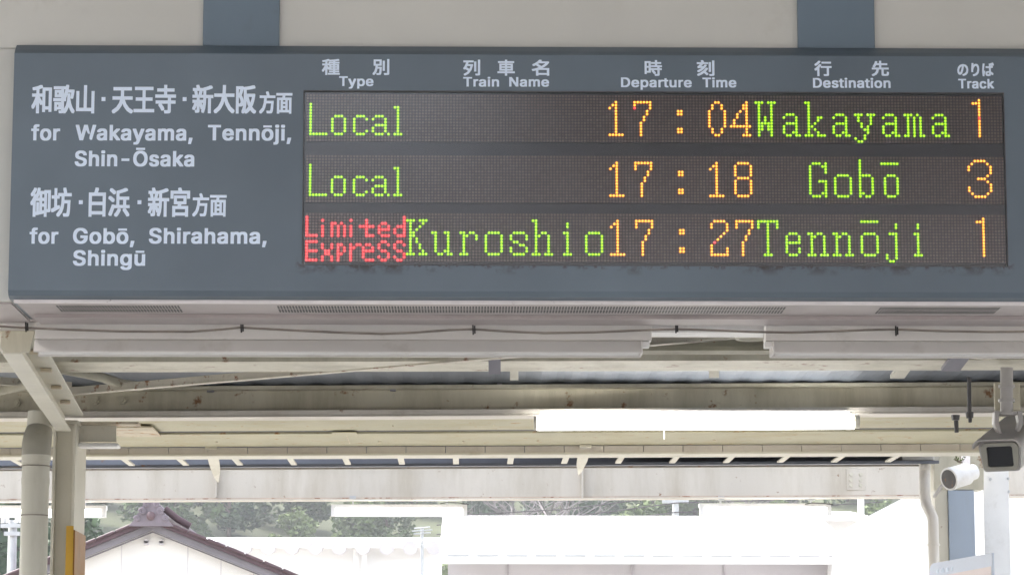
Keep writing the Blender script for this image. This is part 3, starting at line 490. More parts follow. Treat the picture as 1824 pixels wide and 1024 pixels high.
# ---- the two posts the board hangs from and the panel wall behind it
for (a0, a1, s0, s1), lb in zip([(361.5, 497.5, 497.5, 503.5), (1421, 1558, 1405, 1421)], ['blue-grey hanger post rising from the board above its Type column', 'blue-grey hanger post rising from the board above its Destination column']):
    t = thing('hanger_post', lb, 'post', (xat((a0 + a1) / 2, SY + .06, 40), SY + .06, zt), 'posts carrying the departure board')
    x0, x1 = W(a0, 40, SY + .045).x, W(a1, 40, SY + .045).x
    MB().box(x0, x1, SY + .045, SY + .125, zt + .001, 4.02).build('post_cover', M['post_blue'], t, bevel=.003)
    y0, y1 = W(s0, 40, SY + .085).x, W(s1, 40, SY + .085).x
    MB().box(min(y0, y1), max(y0, y1), SY + .085, SY + .12, zt + .002, 4.02).build('side_strip', M['post_blue'], t)

# ------------------------------------------------------------------ panel wall round the board, unseen roof over the forecourt
VY0, VY1 = SY + .06, SB + .02
vz = zat(538.5, VY0)
wallv = thing('panel_wall', 'off-white panel wall the departure board is set into', 'wall', (0, VY0, vz))
xlo, xhi = xat(-900, VY0), xat(2700, VY0)
MB().box(xlo, xhi, VY0, VY1, zt - .002, 4.0).build('panel', M['valance'], wallv, bevel=.003)
MB().box(xlo, xl - .001, VY0, VY1, vz, zt - .0025).build('panel', M['valance'], wallv, bevel=.003)
MB().box(xr + .001, xhi, VY0, VY1, vz, zt - .0025).build('panel', M['valance'], wallv, bevel=.003)
MB().box(xlo, xl - .003, VY0 + .02, VY1 - .002, vz - .005, vz - .0005).build('underside_panel', M['under'], wallv)
rb_ = thing('reflection_blocker', 'added unseen grey wall behind the viewer, blocking sky reflection in the board', 'building', (6, -14, 0))
MB().box(-3.5, 18, -20, -14, -1.05, 8).build('wall', M['fargrey'], rb_)  # added out of view to keep low sky out of the display's reflection
f_roof = thing('unseen_forecourt_roof', 'unseen blue-grey roof overhead in front of the board, opening added for glare', 'roof', (0, 3, 4))
mb = MB()                                                   # opening added up to the left so sky glare reflects in the display
mb.box(-9, -2.6, .6, VY1 + .3, 4.02, 4.14); mb.box(.12, 9, .6, VY1 + .3, 4.02, 4.14); mb.box(-2.6, .12, 5.6, VY1 + .3, 4.02, 4.14); mb.box(-2.6, .12, .6, 2.7, 4.02, 4.14)
mb.build('roof_slab', M['ceil'], f_roof)

# ------------------------------------------------------------------ the platform canopy beyond the board
canopy = thing('platform_canopy', 'cream steel platform canopy with rust-flecked beams under a blue-grey sheet roof', 'canopy', (0, 10, 2.6))
def beam(mb, prof, pa, pb, s, mi=0):
    Y = sum(p[0] for p in prof) / len(prof)
    ka, kb = -s * Y * (pa - CX) / 1824, -s * Y * (pb - CX) / 1824
    return mb.sweep(prof, xat(pa, Y + ka), xat(pb, Y + kb), ka, kb, mi)
def rect(y0, y1, z0, z1): return [(y0, z0), (y1, z0), (y1, z1), (y0, z1)]
EA, EB = -900, 2700
# white channel under the wall that the lamps are screwed to
mb = MB(); y = VY1 + .07
beam(mb, rect(y, y + .10, zat(591, y), zat(556, y)), EA, EB, .0)
mb.build('channel', M['white'], canopy, bevel=.002)
mb = MB(); beam(mb, rect(y - .03, y + .0, zat(576.5, y) , zat(564, y)), EA, EB, .0); mb.build('cable_tray', M['under'], canopy)
# first purlin: web with its shade put into the olive colour, pale flange below
y = 8.9
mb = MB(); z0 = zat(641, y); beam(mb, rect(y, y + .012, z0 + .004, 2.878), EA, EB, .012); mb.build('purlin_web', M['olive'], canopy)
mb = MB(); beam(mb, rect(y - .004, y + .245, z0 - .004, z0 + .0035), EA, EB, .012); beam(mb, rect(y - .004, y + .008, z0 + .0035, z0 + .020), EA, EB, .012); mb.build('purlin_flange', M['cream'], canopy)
y = 8.35
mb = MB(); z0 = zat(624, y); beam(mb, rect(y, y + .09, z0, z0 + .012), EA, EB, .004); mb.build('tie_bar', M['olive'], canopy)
# steel H beam
y = 10.3
mb = MB(); zl0, zl1 = zat(740.5, y - .012), zat(728, y - .012)
beam(mb, rect(y + .055, y + .068, zl1 + .0005, 2.86), EA, EB, .020)
beam(mb, rect(y, y + .055, 2.850, 2.862), EA, EB, .020)
mb.build('beam_web', M['cream'], canopy)
mb = MB(); beam(mb, rect(y + .030, y + .0545, zat(689, y + .03), zat(675, y + .03)), EA, EB, .020); mb.build('web_shade_strip', mat('painted_shade_strip', (.06, .06, .052), .8, var=.3, vscale=4), canopy)  # dark strip added for the shade along the top of the web
mb = MB(); beam(mb, rect(y - .012, y + .15, zl0 + .006, zl1), EA, EB, .022); beam(mb, rect(y - .014, y + .004, zl0, zl0 + .0055), EA, EB, .022)
mb.build('beam_flange', M['cream_beam'], canopy, bevel=.002)
# soffit boards with a dark gap between, cover plates over some stretches of it
mb = MB(); zs = zat(744.5, 10.47)
beam(mb, rect(10.46, 10.865, zs, zs + .015), EA, EB, .021); mb.build('soffit_board', M['soffit'], canopy, bevel=.002)
mb = MB(); zs2 = zat(793.5, 11.40)
beam(mb, rect(10.935, 11.40, zs2, zs2 + .015), EA, EB, .020); mb.build('soffit_board', M['soffit'], canopy, bevel=.002)
for p0, p1, m_ in ((592, 636, 'soffit'), (-60, -20, 'soffit')):
    mb = MB(); beam(mb, rect(10.85, 10.95, zs2 - .004, zs2 - .0005), p0, p1, .020); mb.build('cover_plate', M[m_], canopy)
mb = MB(); beam(mb, rect(10.867, 10.932, zs + .002, zs + .010), EA, EB, .0205)
mb.build('gap_shade', M['dark'], canopy)  # black strip set into the gap to give it its shade
mb = MB(); k_ = .02 * 10.8 * 690 / 1824
mb.box(xat(207, 10.9), xat(284, 10.9), 10.60 + k_, 10.92 + k_, zs2 - .009, zs2 - .0035); mb.build('cover_plate', M['rusty'], canopy)
mb = MB()
for p0 in (616,): mb.box(xat(p0, 10.95), xat(p0, 10.95) + .003, 10.93, 11.33, zs2 - .0012, zs2 + .002)
for p0 in (385, 676, 826, 958, 1270, 1563): mb.ball((xat(p0, 11.2), 11.2 - .02 * 11.2 * (p0 - CX) / 1824, zs2), .006, 8, 4)
for p0 in (430, 700, 880, 1120, 1400, 1600): mb.ball((xat(p0, 10.7), 10.7 - .02 * 10.7 * (p0 - CX) / 1824, zs), .004, 8, 4)
mb.build('screw_heads', M['rusty'], canopy)
M['trim'] = mat('pinkish_cream_trim', (.52, .47, .40), .6, var=.10, vscale=4, grime=.25, grimecol=(.38, .32, .26))
# trim boards at the end of the soffit, each a short plank, then the pale lip
mb = MB(); zt1, zt0 = zs2 - .001, zat(805.5, 11.405); s_ = .0215
p = -120.
while p < 2000:
    Y = 11.405; ka = -s_ * Y * (p - CX) / 1824; kb = -s_ * Y * (p + 70.3 - CX) / 1824
    MB().sweep(rect(Y, Y + .018, zt0, zt1), xat(p + .6, Y + ka), xat(p + 69.7, Y + kb), ka, kb).build('trim_board', M['trim'], canopy); p += 70.3
mb = MB(); beam(mb, rect(11.403, 11.535, zt0 - .010, zt0 - .0005), EA, EB, .0215); mb.build('eave_lip', M['cream_clean'], canopy, bevel=.002)
# roof sheets
M['gutter'] = mat('dark_blue_grey_gutter', (.16, .17, .195), .5, var=.15, vscale=5, rust=.4, rscale=18)
mb = MB()
def sheet(y0, z0, y1, z1, xb=5.8):
    n_ = 420
    xa = -5.5; v = []; f = []
    for i in range(n_ + 1):
        x = xa + (xb - xa) * i / n_; d = .004 if i % 4 in (0, 1) else 0
        v += [(x, y0, z0 + d), (x, y1, z1 + d), (x, y0, z0 + .03), (x, y1, z1 + .03)]
    for i in range(n_):
        a_ = i * 4; f += [(a_, a_ + 4, a_ + 5, a_ + 1), (a_ + 2, a_ + 3, a_ + 7, a_ + 6)]
    mb.add(v, f)
sheet(7.93, 2.875, 10.45, 2.866); sheet(10.45, 2.88, 12.30, 2.815, 1.93)
mb.build('roof_sheet', M['ceil'], canopy)
mb = MB(); zq = zat(830.5, 12.35); beam(mb, [(12.02, zq - .028), (12.35, zq), (12.36, zq + .06), (12.345, zq + .06), (12.335, zq + .012), (12.02, zq - .016)], EA, 1655, .0255); mb.build('eave_gutter', M['gutter'], canopy)
mb = MB(); beam(mb, rect(12.365, 12.38, zat(833.5, 12.365), zat(826.5, 12.365)), EA, 1655, .0255); mb.build('gutter_lip', M['gutlip'], canopy)
# short straps carrying the eave gutter, seen end-on along the gap
mb = MB(); p = -70.
while p < 1640:
    k_ = -.024 * 11.7 * (p - CX) / 1824; x = xat(p, 11.7 + k_, 818)
    MB().obox((x - .012, 11.53 + k_, zat(811, 11.53)), (.024, 0, 0), (0, .40, zat(826, 11.93) - zat(811, 11.53)), (0, 0, .006)).build('eave_strap', M['cream_clean'], canopy)
    p += 98
# edge beam
Y = 13.25; s_ = .0255
mb = MB(); zT, zB = zat(830, Y), zat(887, Y - .0)
beam(mb, rect(Y, Y + .012, zB, zT + .004), EA, 1660, s_); beam(mb, rect(Y, Y + .012, zB, zT + .004), 1740, EB, s_)
eb = mb.build('edge_beam_web', M['cream_beam'], canopy)
mb = MB()
mr_ = MB()
for a_, b_ in ((EA, 1660), (1740, EB)):
    beam(mr_, rect(Y - .004, Y - .0005, zB, zB + .006), a_, b_, s_); beam(mb, rect(Y - .012, Y + .06, zT + .004, zT + .012), a_, b_, s_); beam(mb, rect(Y - .03, Y + .05, zB - .007, zB - .0005), a_, b_, s_)
mr_.build('rust_line', M['rustline'], canopy)
mb.build('edge_beam_flange', M['cream_beam'], canopy, bevel=.0015)
mb = MB(); k_ = lambda p: -s_ * Y * (p - CX) / 1824
def onweb(px, py): q = W(px, py, Y + k_(px)); return q
a_, b_ = onweb(1508, 874), onweb(1541, 837)
mb.box(a_.x, b_.x, a_.y - .008, a_.y - .0005, a_.z + .004, b_.z + .004)
sp = mb.build('splice_plate', M['cream_beam'], canopy, bevel=.001)
mb = MB()
for px in (1515.5, 1533):
    for py in (844.5, 855, 864):
        q = onweb(px, py); MB().tube([(q.x, a_.y - .008, q.z), (q.x, a_.y - .017, q.z)], .0085, 6).build('bolt', M['cream_clean'], sp)
for px, py0, py1 in ((376, 799, 855), (1043, 796, 842)):
    p0 = W(px, py0, 11.36 + k_(px)); p1 = W(px + (8 if px < 800 else -6), py1, Y - .01 + k_(px))
    g_ = 1 if px < 800 else -1; kk = k_(px); dz_ = py1 - 855
    q_ = [W(px - 11 * g_, py0, 11.36 + kk), W(px + 10 * g_, py0, 11.36 + kk), W(px + 15 * g_, 826 + dz_ * .5, 11.8 + kk), W(px + 16 * g_, 842 + dz_, 11.98 + kk), W(px + 13 * g_, 860 + dz_, Y - .006 + kk), W(px + 5 * g_, 850 + dz_, 12.0 + kk), W(px - 3 * g_, 828 + dz_ * .5, 11.8 + kk)]
    mb = MB(); of_ = Vector((0, .004, .010)); v_ = q_ + [p + of_ for p in q_]
    fan = [(0, 1, 2), (0, 2, 6), (6, 2, 3), (6, 3, 5), (5, 3, 4)]
    mb.add(v_, fan + [tuple(i + 7 for i in reversed(t)) for t in fan] + [(i, (i + 1) % 7, (i + 1) % 7 + 7, i + 7) for i in range(7)]); mb.build('strut', M['cream_clean'], canopy)
    mb = MB(); q0, q1 = onweb(px + (10 if px < 800 else -6), 832), onweb(px + (10 if px < 800 else -6), 886)
    mb.box(q0.x - .004, q0.x + .004, q0.y - .03, q0.y - .0005, q1.z, q0.z); mb.build('stiffener', M['cream_beam'], canopy)
# diagonal ties under the roof
def rod(pts, wd, th, m_='cream'):
    mb = MB()
    for p, q in zip(pts, pts[1:]): mb.bar(p, q, wd, th)
    return mb.build('diagonal_tie', M[m_], canopy)
M['tie'] = mat('rust_spotted_tie_paint', (.56, .52, .43), .55, var=.1, vscale=5, rust=1.05, rscale=26, rustcol=(.15, .07, .035), grime=.3, grimecol=(.3, .25, .17))
def angle(p, q):
    mb = MB(); mb.bar(p, q, .030, .004); d = Vector((0, 0, .012)); mb.bar(Vector(p) + d + Vector((0, -.012, 0)), Vector(q) + d + Vector((0, -.012, 0)), .004, .022)
    return mb.build('diagonal_tie', M['tie'], canopy)
angle(W(120, 703, 9.85), W(1318, 601, 8.3)); angle(W(1600, 622, 8.5), W(1960, 660, 9.3)); angle(W(-120, 676, 9.4), W(128, 693, 9.9))
mb = MB(); mb.tube([W(110, 658, 9.6), W(150, 665, 9.6), W(185, 673, 9.65), W(215, 683, 9.7), W(250, 688, 9.75)], .016, 10)
mb.build('conduit', M['cream'], canopy, smooth=True)
mb = MB(); mb.tube([W(-60, 705, 9.7), W(20, 690, 9.7), W(70, 678, 9.7)], .018, 10); mb.build('conduit', M['cream'], canopy, smooth=True)
# brackets hung from the sheet, clips on the beam
def hang(px, y0p, y1p, wpx, Y, m_, dx=0):
    a_, b_ = W(px, y0p, Y), W(px + dx, y1p, Y + .10); wd = wpx * Y / F
    mb = MB(); mb.obox(a_ - Vector((wd / 2, 0, 0)), (wd, 0, 0), b_ - a_, (0, 0, .012)); mb.obox(a_ - Vector((wd / 2, 0, -.012)), (wd, 0, 0), (0, .006, 0), (0, 0, .06))
    return mb.build('bracket', M[m_], canopy)
hang(881, 627, 666, 22, 8.80, 'purple'); hang(916, 655, 677, 15, 9.3, 'cream_clean'); hang(1272, 655, 673, 18, 9.3, 'cream_clean'); hang(1612, 655, 674, 26, 9.3, 'cream_clean', -14)
hang(1715, 632, 661, 34, 8.80, 'purple', -22)
mb = MB()
for px, py, wd, h in ((1248, 674, 36, 15), (700, 679, 10, 17), (375, 686, 12, 12), (1453, 674, 11, 14), (890, 676, 9, 14)):
    k2 = -.02 * 10.3 * (px - CX) / 1824; q = W(px, py, 10.335 + k2); q2 = W(px, py + h, 10.335 + k2)
    MB().box(q.x - wd * .001, q.x + wd * .001, 10.325 + k2, 10.354 + k2, q2.z, q.z).build('beam_clip', M['purple'], canopy)
mb = MB()
for px, py in ((30, 718), (170, 714), (217, 713)):
    k2 = -.02 * 10.3 * (px - CX) / 1824; q = W(px, py, 10.352 + k2); mb = MB(); mb.tube([(q.x, q.y, q.z), (q.x, q.y - .016, q.z)], .016, 6); mb.tube([(q.x, q.y - .016, q.z), (q.x, q.y - .026, q.z)], .009, 8); mb.build('beam_bolt', M['cream'], canopy)

# rafter: I section coming forward from the left column
P0 = W(22, 630, 7.86); P1 = W(113, 768, 10.08)
def isec(P0, P1, bw, tw, h, t, name, m_, par, endplate=True):
    d = P1 - P0; X = Vector((1, 0, 0)); Z = Vector((0, 0, 1)); mb = MB()
    mb.obox(P0 - X * bw / 2, X * bw, d, Z * t); mb.obox(P0 - X * tw / 2 + Z * (h - t), X * tw, d, Z * t)
    mb.obox(P0 - X * .004 + Z * (t + .0005), X * .008, d, Z * (h - 2 * t - .001))
    o = mb.build(name, m_, par, bevel=.0015); return o
raf = isec(P0, P1, .052, .135, .062, .007, 'rafter', M['cream_clean'], canopy)
mb = MB(); d = P1 - P0
for t in (.16, .36, .57, .77):
    q = P0 + d * t + Vector((.036, 0, .0525)); MB().box(q.x - .016, q.x + .016, q.y - .012, q.y + .012, q.z - .009, q.z).build('cleat', M['rusty'], raf)
mb = MB(); pts = []
for cx_, cz_, a0 in ((-.010, .022, 180), (.045, .006, 270), (.056, .058, 0), (-.026, .058, 90)):
    rr = .02 if cz_ == .022 else .003
    for k in range(5): t = math.radians(a0 + 90 * k / 4); pts.append(P0 + Vector((cx_ + rr * math.cos(t) * (1 if True else 1), -.012, cz_ + rr * math.sin(t))))
mb.prism(pts, (0, .011, 0)); mb.build('end_plate', M['cream'], raf)

# ------------------------------------------------------------------ columns
cl = thing('steel_column', 'cream steel column with yellow tape at its edge, beside the fat drainpipe', 'column', (xat(120, 10.2), 10.2, 0), 'columns of the platform canopy')
CY0, CY1 = 10.09, 10.37
xa, xb = W(91.5, 900, CY0).x, W(132.5, 900, CY0).x; tz = zat(762, 10.2)
mb = MB(); mb.box(xa, xa + .010, CY0, CY1, 0, tz); mb.box(xb - .010, xb, CY0, CY1, 0, tz); mb.box(xa + .0101, xb - .0101, CY0 + .03, CY0 + .04, 0, tz)
mb.build('column_shaft', M['cream_clean'], cl, bevel=.0015)
zg = zat(937, CY0)
zg2 = zat(946, CY0 + .05)
mb = MB(); mb.box(xb - .026, xb - .0005, CY0 - .004, CY0 - .0005, 0, zg); mb.build('edge_tape', M['yellow'], cl, bevel=.001)
MB().box(xb - .0004, xb + .0045, CY0 - .002, CY1 + .003, 0, zg2).build('side_tape', M['tape_side'], cl, bevel=.001)
mb = MB(); mb.box(xa - .006, xb + .006, CY0 - .012, CY1 + .01, tz, tz + .012)
mb.build('cap_plate', M['cream_clean'], cl)
# stub that ties the column to the beam
mb = MB(); ys = 10.16
x0, x1 = W(128, 780, ys).x, W(205, 780, ys).x
mb.box(x0, x1, ys + .03, ys + .04, zat(786, ys), zat(757, ys)); mb.build('beam_stub', M['cream_clean'], cl)
mb = MB(); zz = zat(797, ys); x1 = W(211, 790, ys).x
mb.box(x0, x1, ys - .01, ys + .07, zz, zz + .014); mb.build('stub_flange', M['white'], cl, bevel=.005)
mb = MB(); zz = zat(757, ys); mb.box(x0, W(247, 750, ys).x, ys, ys + .07, zz + .0005, zz + .010); mb.build('stub_flange', M['rusty'], cl, bevel=.003)

RY = 12.10
cr = thing('steel_column', 'cream column with a blue-grey panel on its face, behind the small white spotlight', 'column', (xat(1700, RY), RY, 0), 'columns of the platform canopy')
mb = MB(); mb.box(W(1666, 930, RY).x, W(1689, 930, RY).x, RY, RY + .16, 0, zat(790, RY)); mb.build('column_shaft', M['cream_clean'], cr, bevel=.003)
pts = [W(1664, 872, RY), W(1663, 829, RY), W(1690, 792, RY), W(1752, 792, RY), W(1752, 872, RY)]
mb = MB(); mb.prism([q + Vector((0, -.006, 0)) for q in pts], (0, .10, 0)); mb.build('knee_plate', M['cream'], cr, bevel=.002)
mb = MB(); mb.box(W(1689.5, 930, RY).x, W(1735.5, 930, RY).x, RY - .012, RY + .10, 0, zat(872, RY)); mb.build('face_panel', M['panel_right'], cr, bevel=.002)
WY = 12.28
wp = thing('white_post', 'broad white square post standing in the light below the security camera', 'post', (xat(1772, WY), WY, 0))
mb = MB(); mb.box(W(1752, 930, WY).x, W(1799, 930, WY).x, WY, WY + .14, 0, zat(824, WY)); mb.build('post_shaft', M['white'], wp, bevel=.004)
mb = MB()
for px, py in ((1764, 853), (1796, 852), (1797, 875)): q = W(px, py, WY); mb.tube([q + Vector((0, -.004, 0)), q + Vector((0, .001, 0))], .006, 8)
mb.build('screw_heads', M['galv'], wp)

# ------------------------------------------------------------------ drainpipes
dl = thing('drainpipe', 'thick beige drainpipe with an elbow, left of the yellow-taped column', 'drainpipe', (xat(60, 9.9), 9.9, 0))
mb = MB(); xb_ = W(59, 1024, 9.9).x; r = 24.5 * 9.9 / F
ze = zat(812, 9.9)
mb.tube([(xb_, 9.9, 0), (xb_, 9.9, ze)], r, 24); mb.build('pipe', M['pipe'], dl, smooth=True)
mb = MB(); mb.tube([(xb_, 9.9, ze + .0005), (xb_ + .001, 9.897, ze + .035), (xb_ + .003, 9.905, ze + .062), (xb_ + .004, 9.93, ze + .085)], [r * 1.05, r * 1.07, r * 1.05, r * .98], 24); mb.build('elbow', M['elbow'], dl, smooth=True)
mb = MB(); mb.tube([(xb_ + .004, 9.93, ze + .0855), (xb_ + .008, 9.935, ze + .15)], r * .95, 24); mb.build('pipe', M['pipe'], dl, smooth=True)
mb = MB()
for py, rr in ((812, 1.06), (852, 1.03)): z = zat(py, 9.9); mb.tube([(xb_, 9.9, z - .022), (xb_, 9.9, z)], r * rr, 24)
mb.build('coupling', M['pipe'], dl, smooth=True)
mb = MB()
for py in (829, 917):
    z = zat(py, 9.85); mb.tube([(xb_ + (r + .003) * math.cos(t), 9.9 + (r + .003) * math.sin(t), z) for t in [math.pi * (1 + k / 12) for k in range(13)]], .0017, 6)
z = zat(829, 9.85); mb.tube([(xb_ - .2, 9.99, z - .004), (xb_ - r, 9.9, z), ], .0015, 6); mb.tube([(xb_ + r, 9.9, z), (xa, 10.085, z + .002)], .0015, 6)
mb.build('tie_wire', M['cable'], dl)
dr = thing('drainpipe', 'slim white drainpipe bending down from the eave to the right-hand column', 'drainpipe', (xat(1661, 11.5), 11.5, 0))
mb = MB(); q = [W(*k) for k in ((1636, 815, 12.00), (1645, 822, 11.99), (1647, 832, 11.98), (1647.5, 880, 11.96), (1650, 898, 11.94), (1656, 910, 11.90), (1661.5, 922, 11.88), (1662, 935, 11.87))]
q.append(Vector((q[-1].x, q[-1].y, 0))); mb.tube(q, [.0225] * 8 + [.019], 16); mb.build('pipe', M['pipew'], dr, smooth=True)
mb = MB(); a_, b_ = W(1606, 822, 11.96), W(1664, 805, 11.96); mb.box(a_.x, b_.x, 11.95, 12.08, a_.z + .004, b_.z); mb.build('hopper', M['pipew'], dr, bevel=.006)
mb = MB(); mb.tube([(a_.x + .03, 12.01, a_.z + .0025), (a_.x + .03, 12.01, a_.z + .0042)], .028, 16); mb.build('hopper_outlet', M['dust'], dr)
mb = MB()
for py in (832, 884): w_ = W(1647.5, py, 11.97); mb.tube([w_ - Vector((0, 0, .01)), w_ + Vector((0, 0, .01))], .0235, 16)
w_ = Vector((q[-2].x, q[-2].y, zat(969, 11.87))); mb.tube([w_ - Vector((0, 0, .004)), w_ + Vector((0, 0, .004))], .027, 16)
mb.build('coupling', M['pipew'], dr, smooth=True)

# ------------------------------------------------------------------ lamps
FY = VY1 + .012
def shade(pa, pb, ps, label, right):
    t = thing('lamp_fixture', label, 'lamp', (xat((pa + pb) / 2, FY, 600), FY, zat(628, FY)), 'white lamp fixtures under the board')
    x0, x1 = W(pa, 590, FY).x, W(pb, 590, FY).x
    mb = MB(); mb.box(x0, x1, FY, FY + .055, zat(605.5, FY), zat(575.5, FY)); mb.build('lamp_body', M['fixture'], t, bevel=.003)
    s0, s1 = (x0, W(ps, 620, FY).x) if right else (W(ps, 620, FY).x, x1)
    zt_, zb_ = zat(606.3, FY), zat(628, FY - .02)
    mb = MB(); mb.sweep([(FY + .004, zt_), (FY - .018, zb_ + .003), (FY - .018, zb_), (FY - .012, zb_), (FY + .012, zt_)], s0, s1, 0, 0)
    mb.sweep([(FY + .048, zt_), (FY + .08, zb_ + .003), (FY + .08, zb_), (FY + .074, zb_), (FY + .040, zt_)], s0, s1, 0, 0)
    mb.build('reflector', M['fixture'], t)
    e = s1 if right else s0; sg = 1 if right else -1
    mb = MB(); mb.box(e + sg * .0005, e + sg * .022, FY + .006, FY + .04, zat(617, FY), zat(606, FY) - .0005); mb.build('lampholder', M['white'], t, bevel=.002)
    mb = MB(); e2 = e - sg * .002
    mb.box(min(e2, e2 + sg * .004), max(e2, e2 + sg * .004), FY - .016, FY + .078, zb_ + .001, zt_ - .002); mb.build('end_cap', M['fixture'], t)
    mb = MB(); mb.tube([(s0 + .01, FY + .03, zb_ + .012), (s1 - .006, FY + .03, zb_ + .012)], .0125, 14); mb.build('tube', M['white'], t, smooth=True)
    return t
shade(62, 1161, 1143, 'long unlit white lamp fixture under the board, left of the gap with the round ring', True)
shade(1363, 2480, 1377, 'long unlit white lamp fixture under the board, right of the gap with the round ring', False)
t = thing('ceiling_ring', 'round olive disc with a pale rim in the gap between two lamp fixtures', 'cover', W(1338, 607, 8.0))
c_ = W(1338, 605, 8.02); mb = MB(); mb.tube([c_ + Vector((0, 0, .004)), c_ + Vector((0, 0, .016))], .040, 24); mb.build('disc', M['olive'], t)
mb = MB(); mb.tube([c_ + Vector((.041 * math.cos(k / 24 * 2 * math.pi), .041 * math.sin(k / 24 * 2 * math.pi), .004)) for k in range(25)], .004, 8); mb.build('rim', M['cream_clean'], t, smooth=True)

# the lit long lamp
LY = 10.17
lm = thing('tube_lamp', 'long brightly lit fluorescent lamp with a pull cord, under the steel beam', 'lamp', W(1237, 752, LY))
kA, kB = .0, -.03
xa_, xb_ = W(957, 752, LY).x, W(1519, 750, LY).x
zc_, rr = zat(752.5, LY), 13.2 * LY / F
mb = MB(); mb.tube([(xa_, LY + .01, zc_), (xb_, LY - .02, zat(751, LY))], rr, 20); tb = mb.build('tube', M['tube'], lm, smooth=True)
mb = MB(); mb.box(xa_ + .01, xb_ - .01, LY + .0, LY + .05, zc_ + rr + .001, zc_ + rr + .018); mb.build('lamp_body', M['white'], lm)
mb = MB(); mb.tube([(xa_ - .012, LY + .01, zc_), (xa_ - .0005, LY + .01, zc_)], rr * .96, 16); mb.tube([(xb_ + .0005, LY - .02, zat(751, LY)), (xb_ + .02, LY - .02, zat(751, LY))], rr * .9, 16); mb.build('end_cap', M['cream_clean'], lm, smooth=True)
mb = MB(); q = W(1183, 766, LY - rr - .004); mb.tube([q + Vector((0, 0, .012)), W(1183, 782, LY - rr - .004)], .0022, 6); mb.build('pull_cord', emit('glowing_pull_cord', (1, 1, 1), .9 / GAIN, (.9, .9, .9)), lm)  # cord given its own glow for the lamplight on it
# three short lit lamps clamped below the edge beam
def small(pa, pb, label):
    Yl = 13.29 + k_((pa + pb) / 2); x0, x1 = W(pa, 908, Yl).x, W(pb, 908, Yl).x; sc_ = (pa + pb) / 2
    py = 909 - .004 * (sc_ - CX); zc = zat(py, Yl); r = 9.5 * Yl / F
    t = thing('tube_lamp', label, 'lamp', ((x0 + x1) / 2, Yl, zc), 'short lit lamps below the edge beam')
    mb = MB(); mb.tube([(x0 + .02, Yl, zc - .004), (x1 - .02, Yl, zc - .004)], r * .85, 16); mb.build('tube', M['tube_far'], t, smooth=True)
    mb = MB(); mb.box(x0, x1, Yl - .012, Yl + .05, zc + r * .5, zc + r * 1.2); mb.box(x0, x0 + .02, Yl - .018, Yl + .018, zc - r, zc + r * .5 - .0004); mb.box(x1 - .02, x1, Yl - .018, Yl + .018, zc - r, zc + r * .5 - .0004)
    mb.build('lamp_body', M['white'], t)
    mb = MB()
    for fx in (.16, .85):
        x = x0 + (x1 - x0) * fx; mb.tube([(x, Yl, zc + r), (x, Yl, zat(888, Yl))], .004, 8); mb.tube([(x, Yl - .006, zat(889, Yl)), (x, Yl - .006, zat(884, Yl))], .008, 8); mb.box(x - .014, x + .014, Yl - .038, Yl - .031, zat(891, Yl), zat(884, Yl))
    mb.build('clamp', M['galv'], t)
    mb = MB(); x = x0 + (x1 - x0) * .85
    mb.tube([(x - .03, Yl - .02, zat(897.5, Yl)), (x, Yl - .02, zat(895, Yl)), (x + .06, Yl - .02, zat(896, Yl)), (x + .1, Yl - .01, zat(898, Yl))], .0022, 6); mb.build('flex', M['dark'], t)
small(-60, 189, 'short lit lamp below the edge beam, partly behind the left column'); small(590, 832, 'short lit lamp below the edge beam, in front of the hillside trees'); small(1246, 1480, 'short lit lamp below the edge beam, above the big white roof')

# ------------------------------------------------------------------ cable along the lamp bodies
cb = thing('cable', 'thin grimy cable sagging along the white fixtures under the board', 'cable', W(900, 590, FY - .012))
CPT = [(-60, 580), (0, 581), (45, 583.5), (120, 587), (220, 590), (340, 590.5), (400, 586), (428, 583), (520, 588), (600, 592), (680, 594.5), (740, 592), (800, 587.5), (842, 586), (900, 590), (970, 593), (1060, 591.5), (1130, 588.5), (1203, 586), (1270, 588), (1340, 591), (1410, 592), (1480, 590), (1540, 587.5), (1595, 586.5), (1680, 589.5), (1760, 591), (1860, 590)]
mb = MB(); mb.tube([W(a_, b_, FY - .010 if i % 3 else FY - .007) for i, (a_, b_) in enumerate(CPT)], .0032, 8); mb.build('cable_run', M['cable'], cb, smooth=True)
for px, y0, y1 in ((45.5, 564, 591), (429, 571, 592), (842, 570, 596), (1203, 546, 593), (1595, 574, 598)):
    mb = MB(); a_, b_ = W(px, y0, FY - .012), W(px + 1, y1, FY - .016); mb.bar(a_, b_, .0040, .004, up=(0, -1, 0)); mb.bar(W(px + 3.5, y1 - 16, FY - .0165), W(px + 4, y1 - 2, FY - .017), .004, .003, up=(0, -1, 0))
    if y0 > 560 : mb.bar(W(px - 1, y0 + 5, FY - .017), W(px + 5, y0 + 3, FY - .017), .003, .003)
    mb.build('cable_tie', M['dark'], cb)

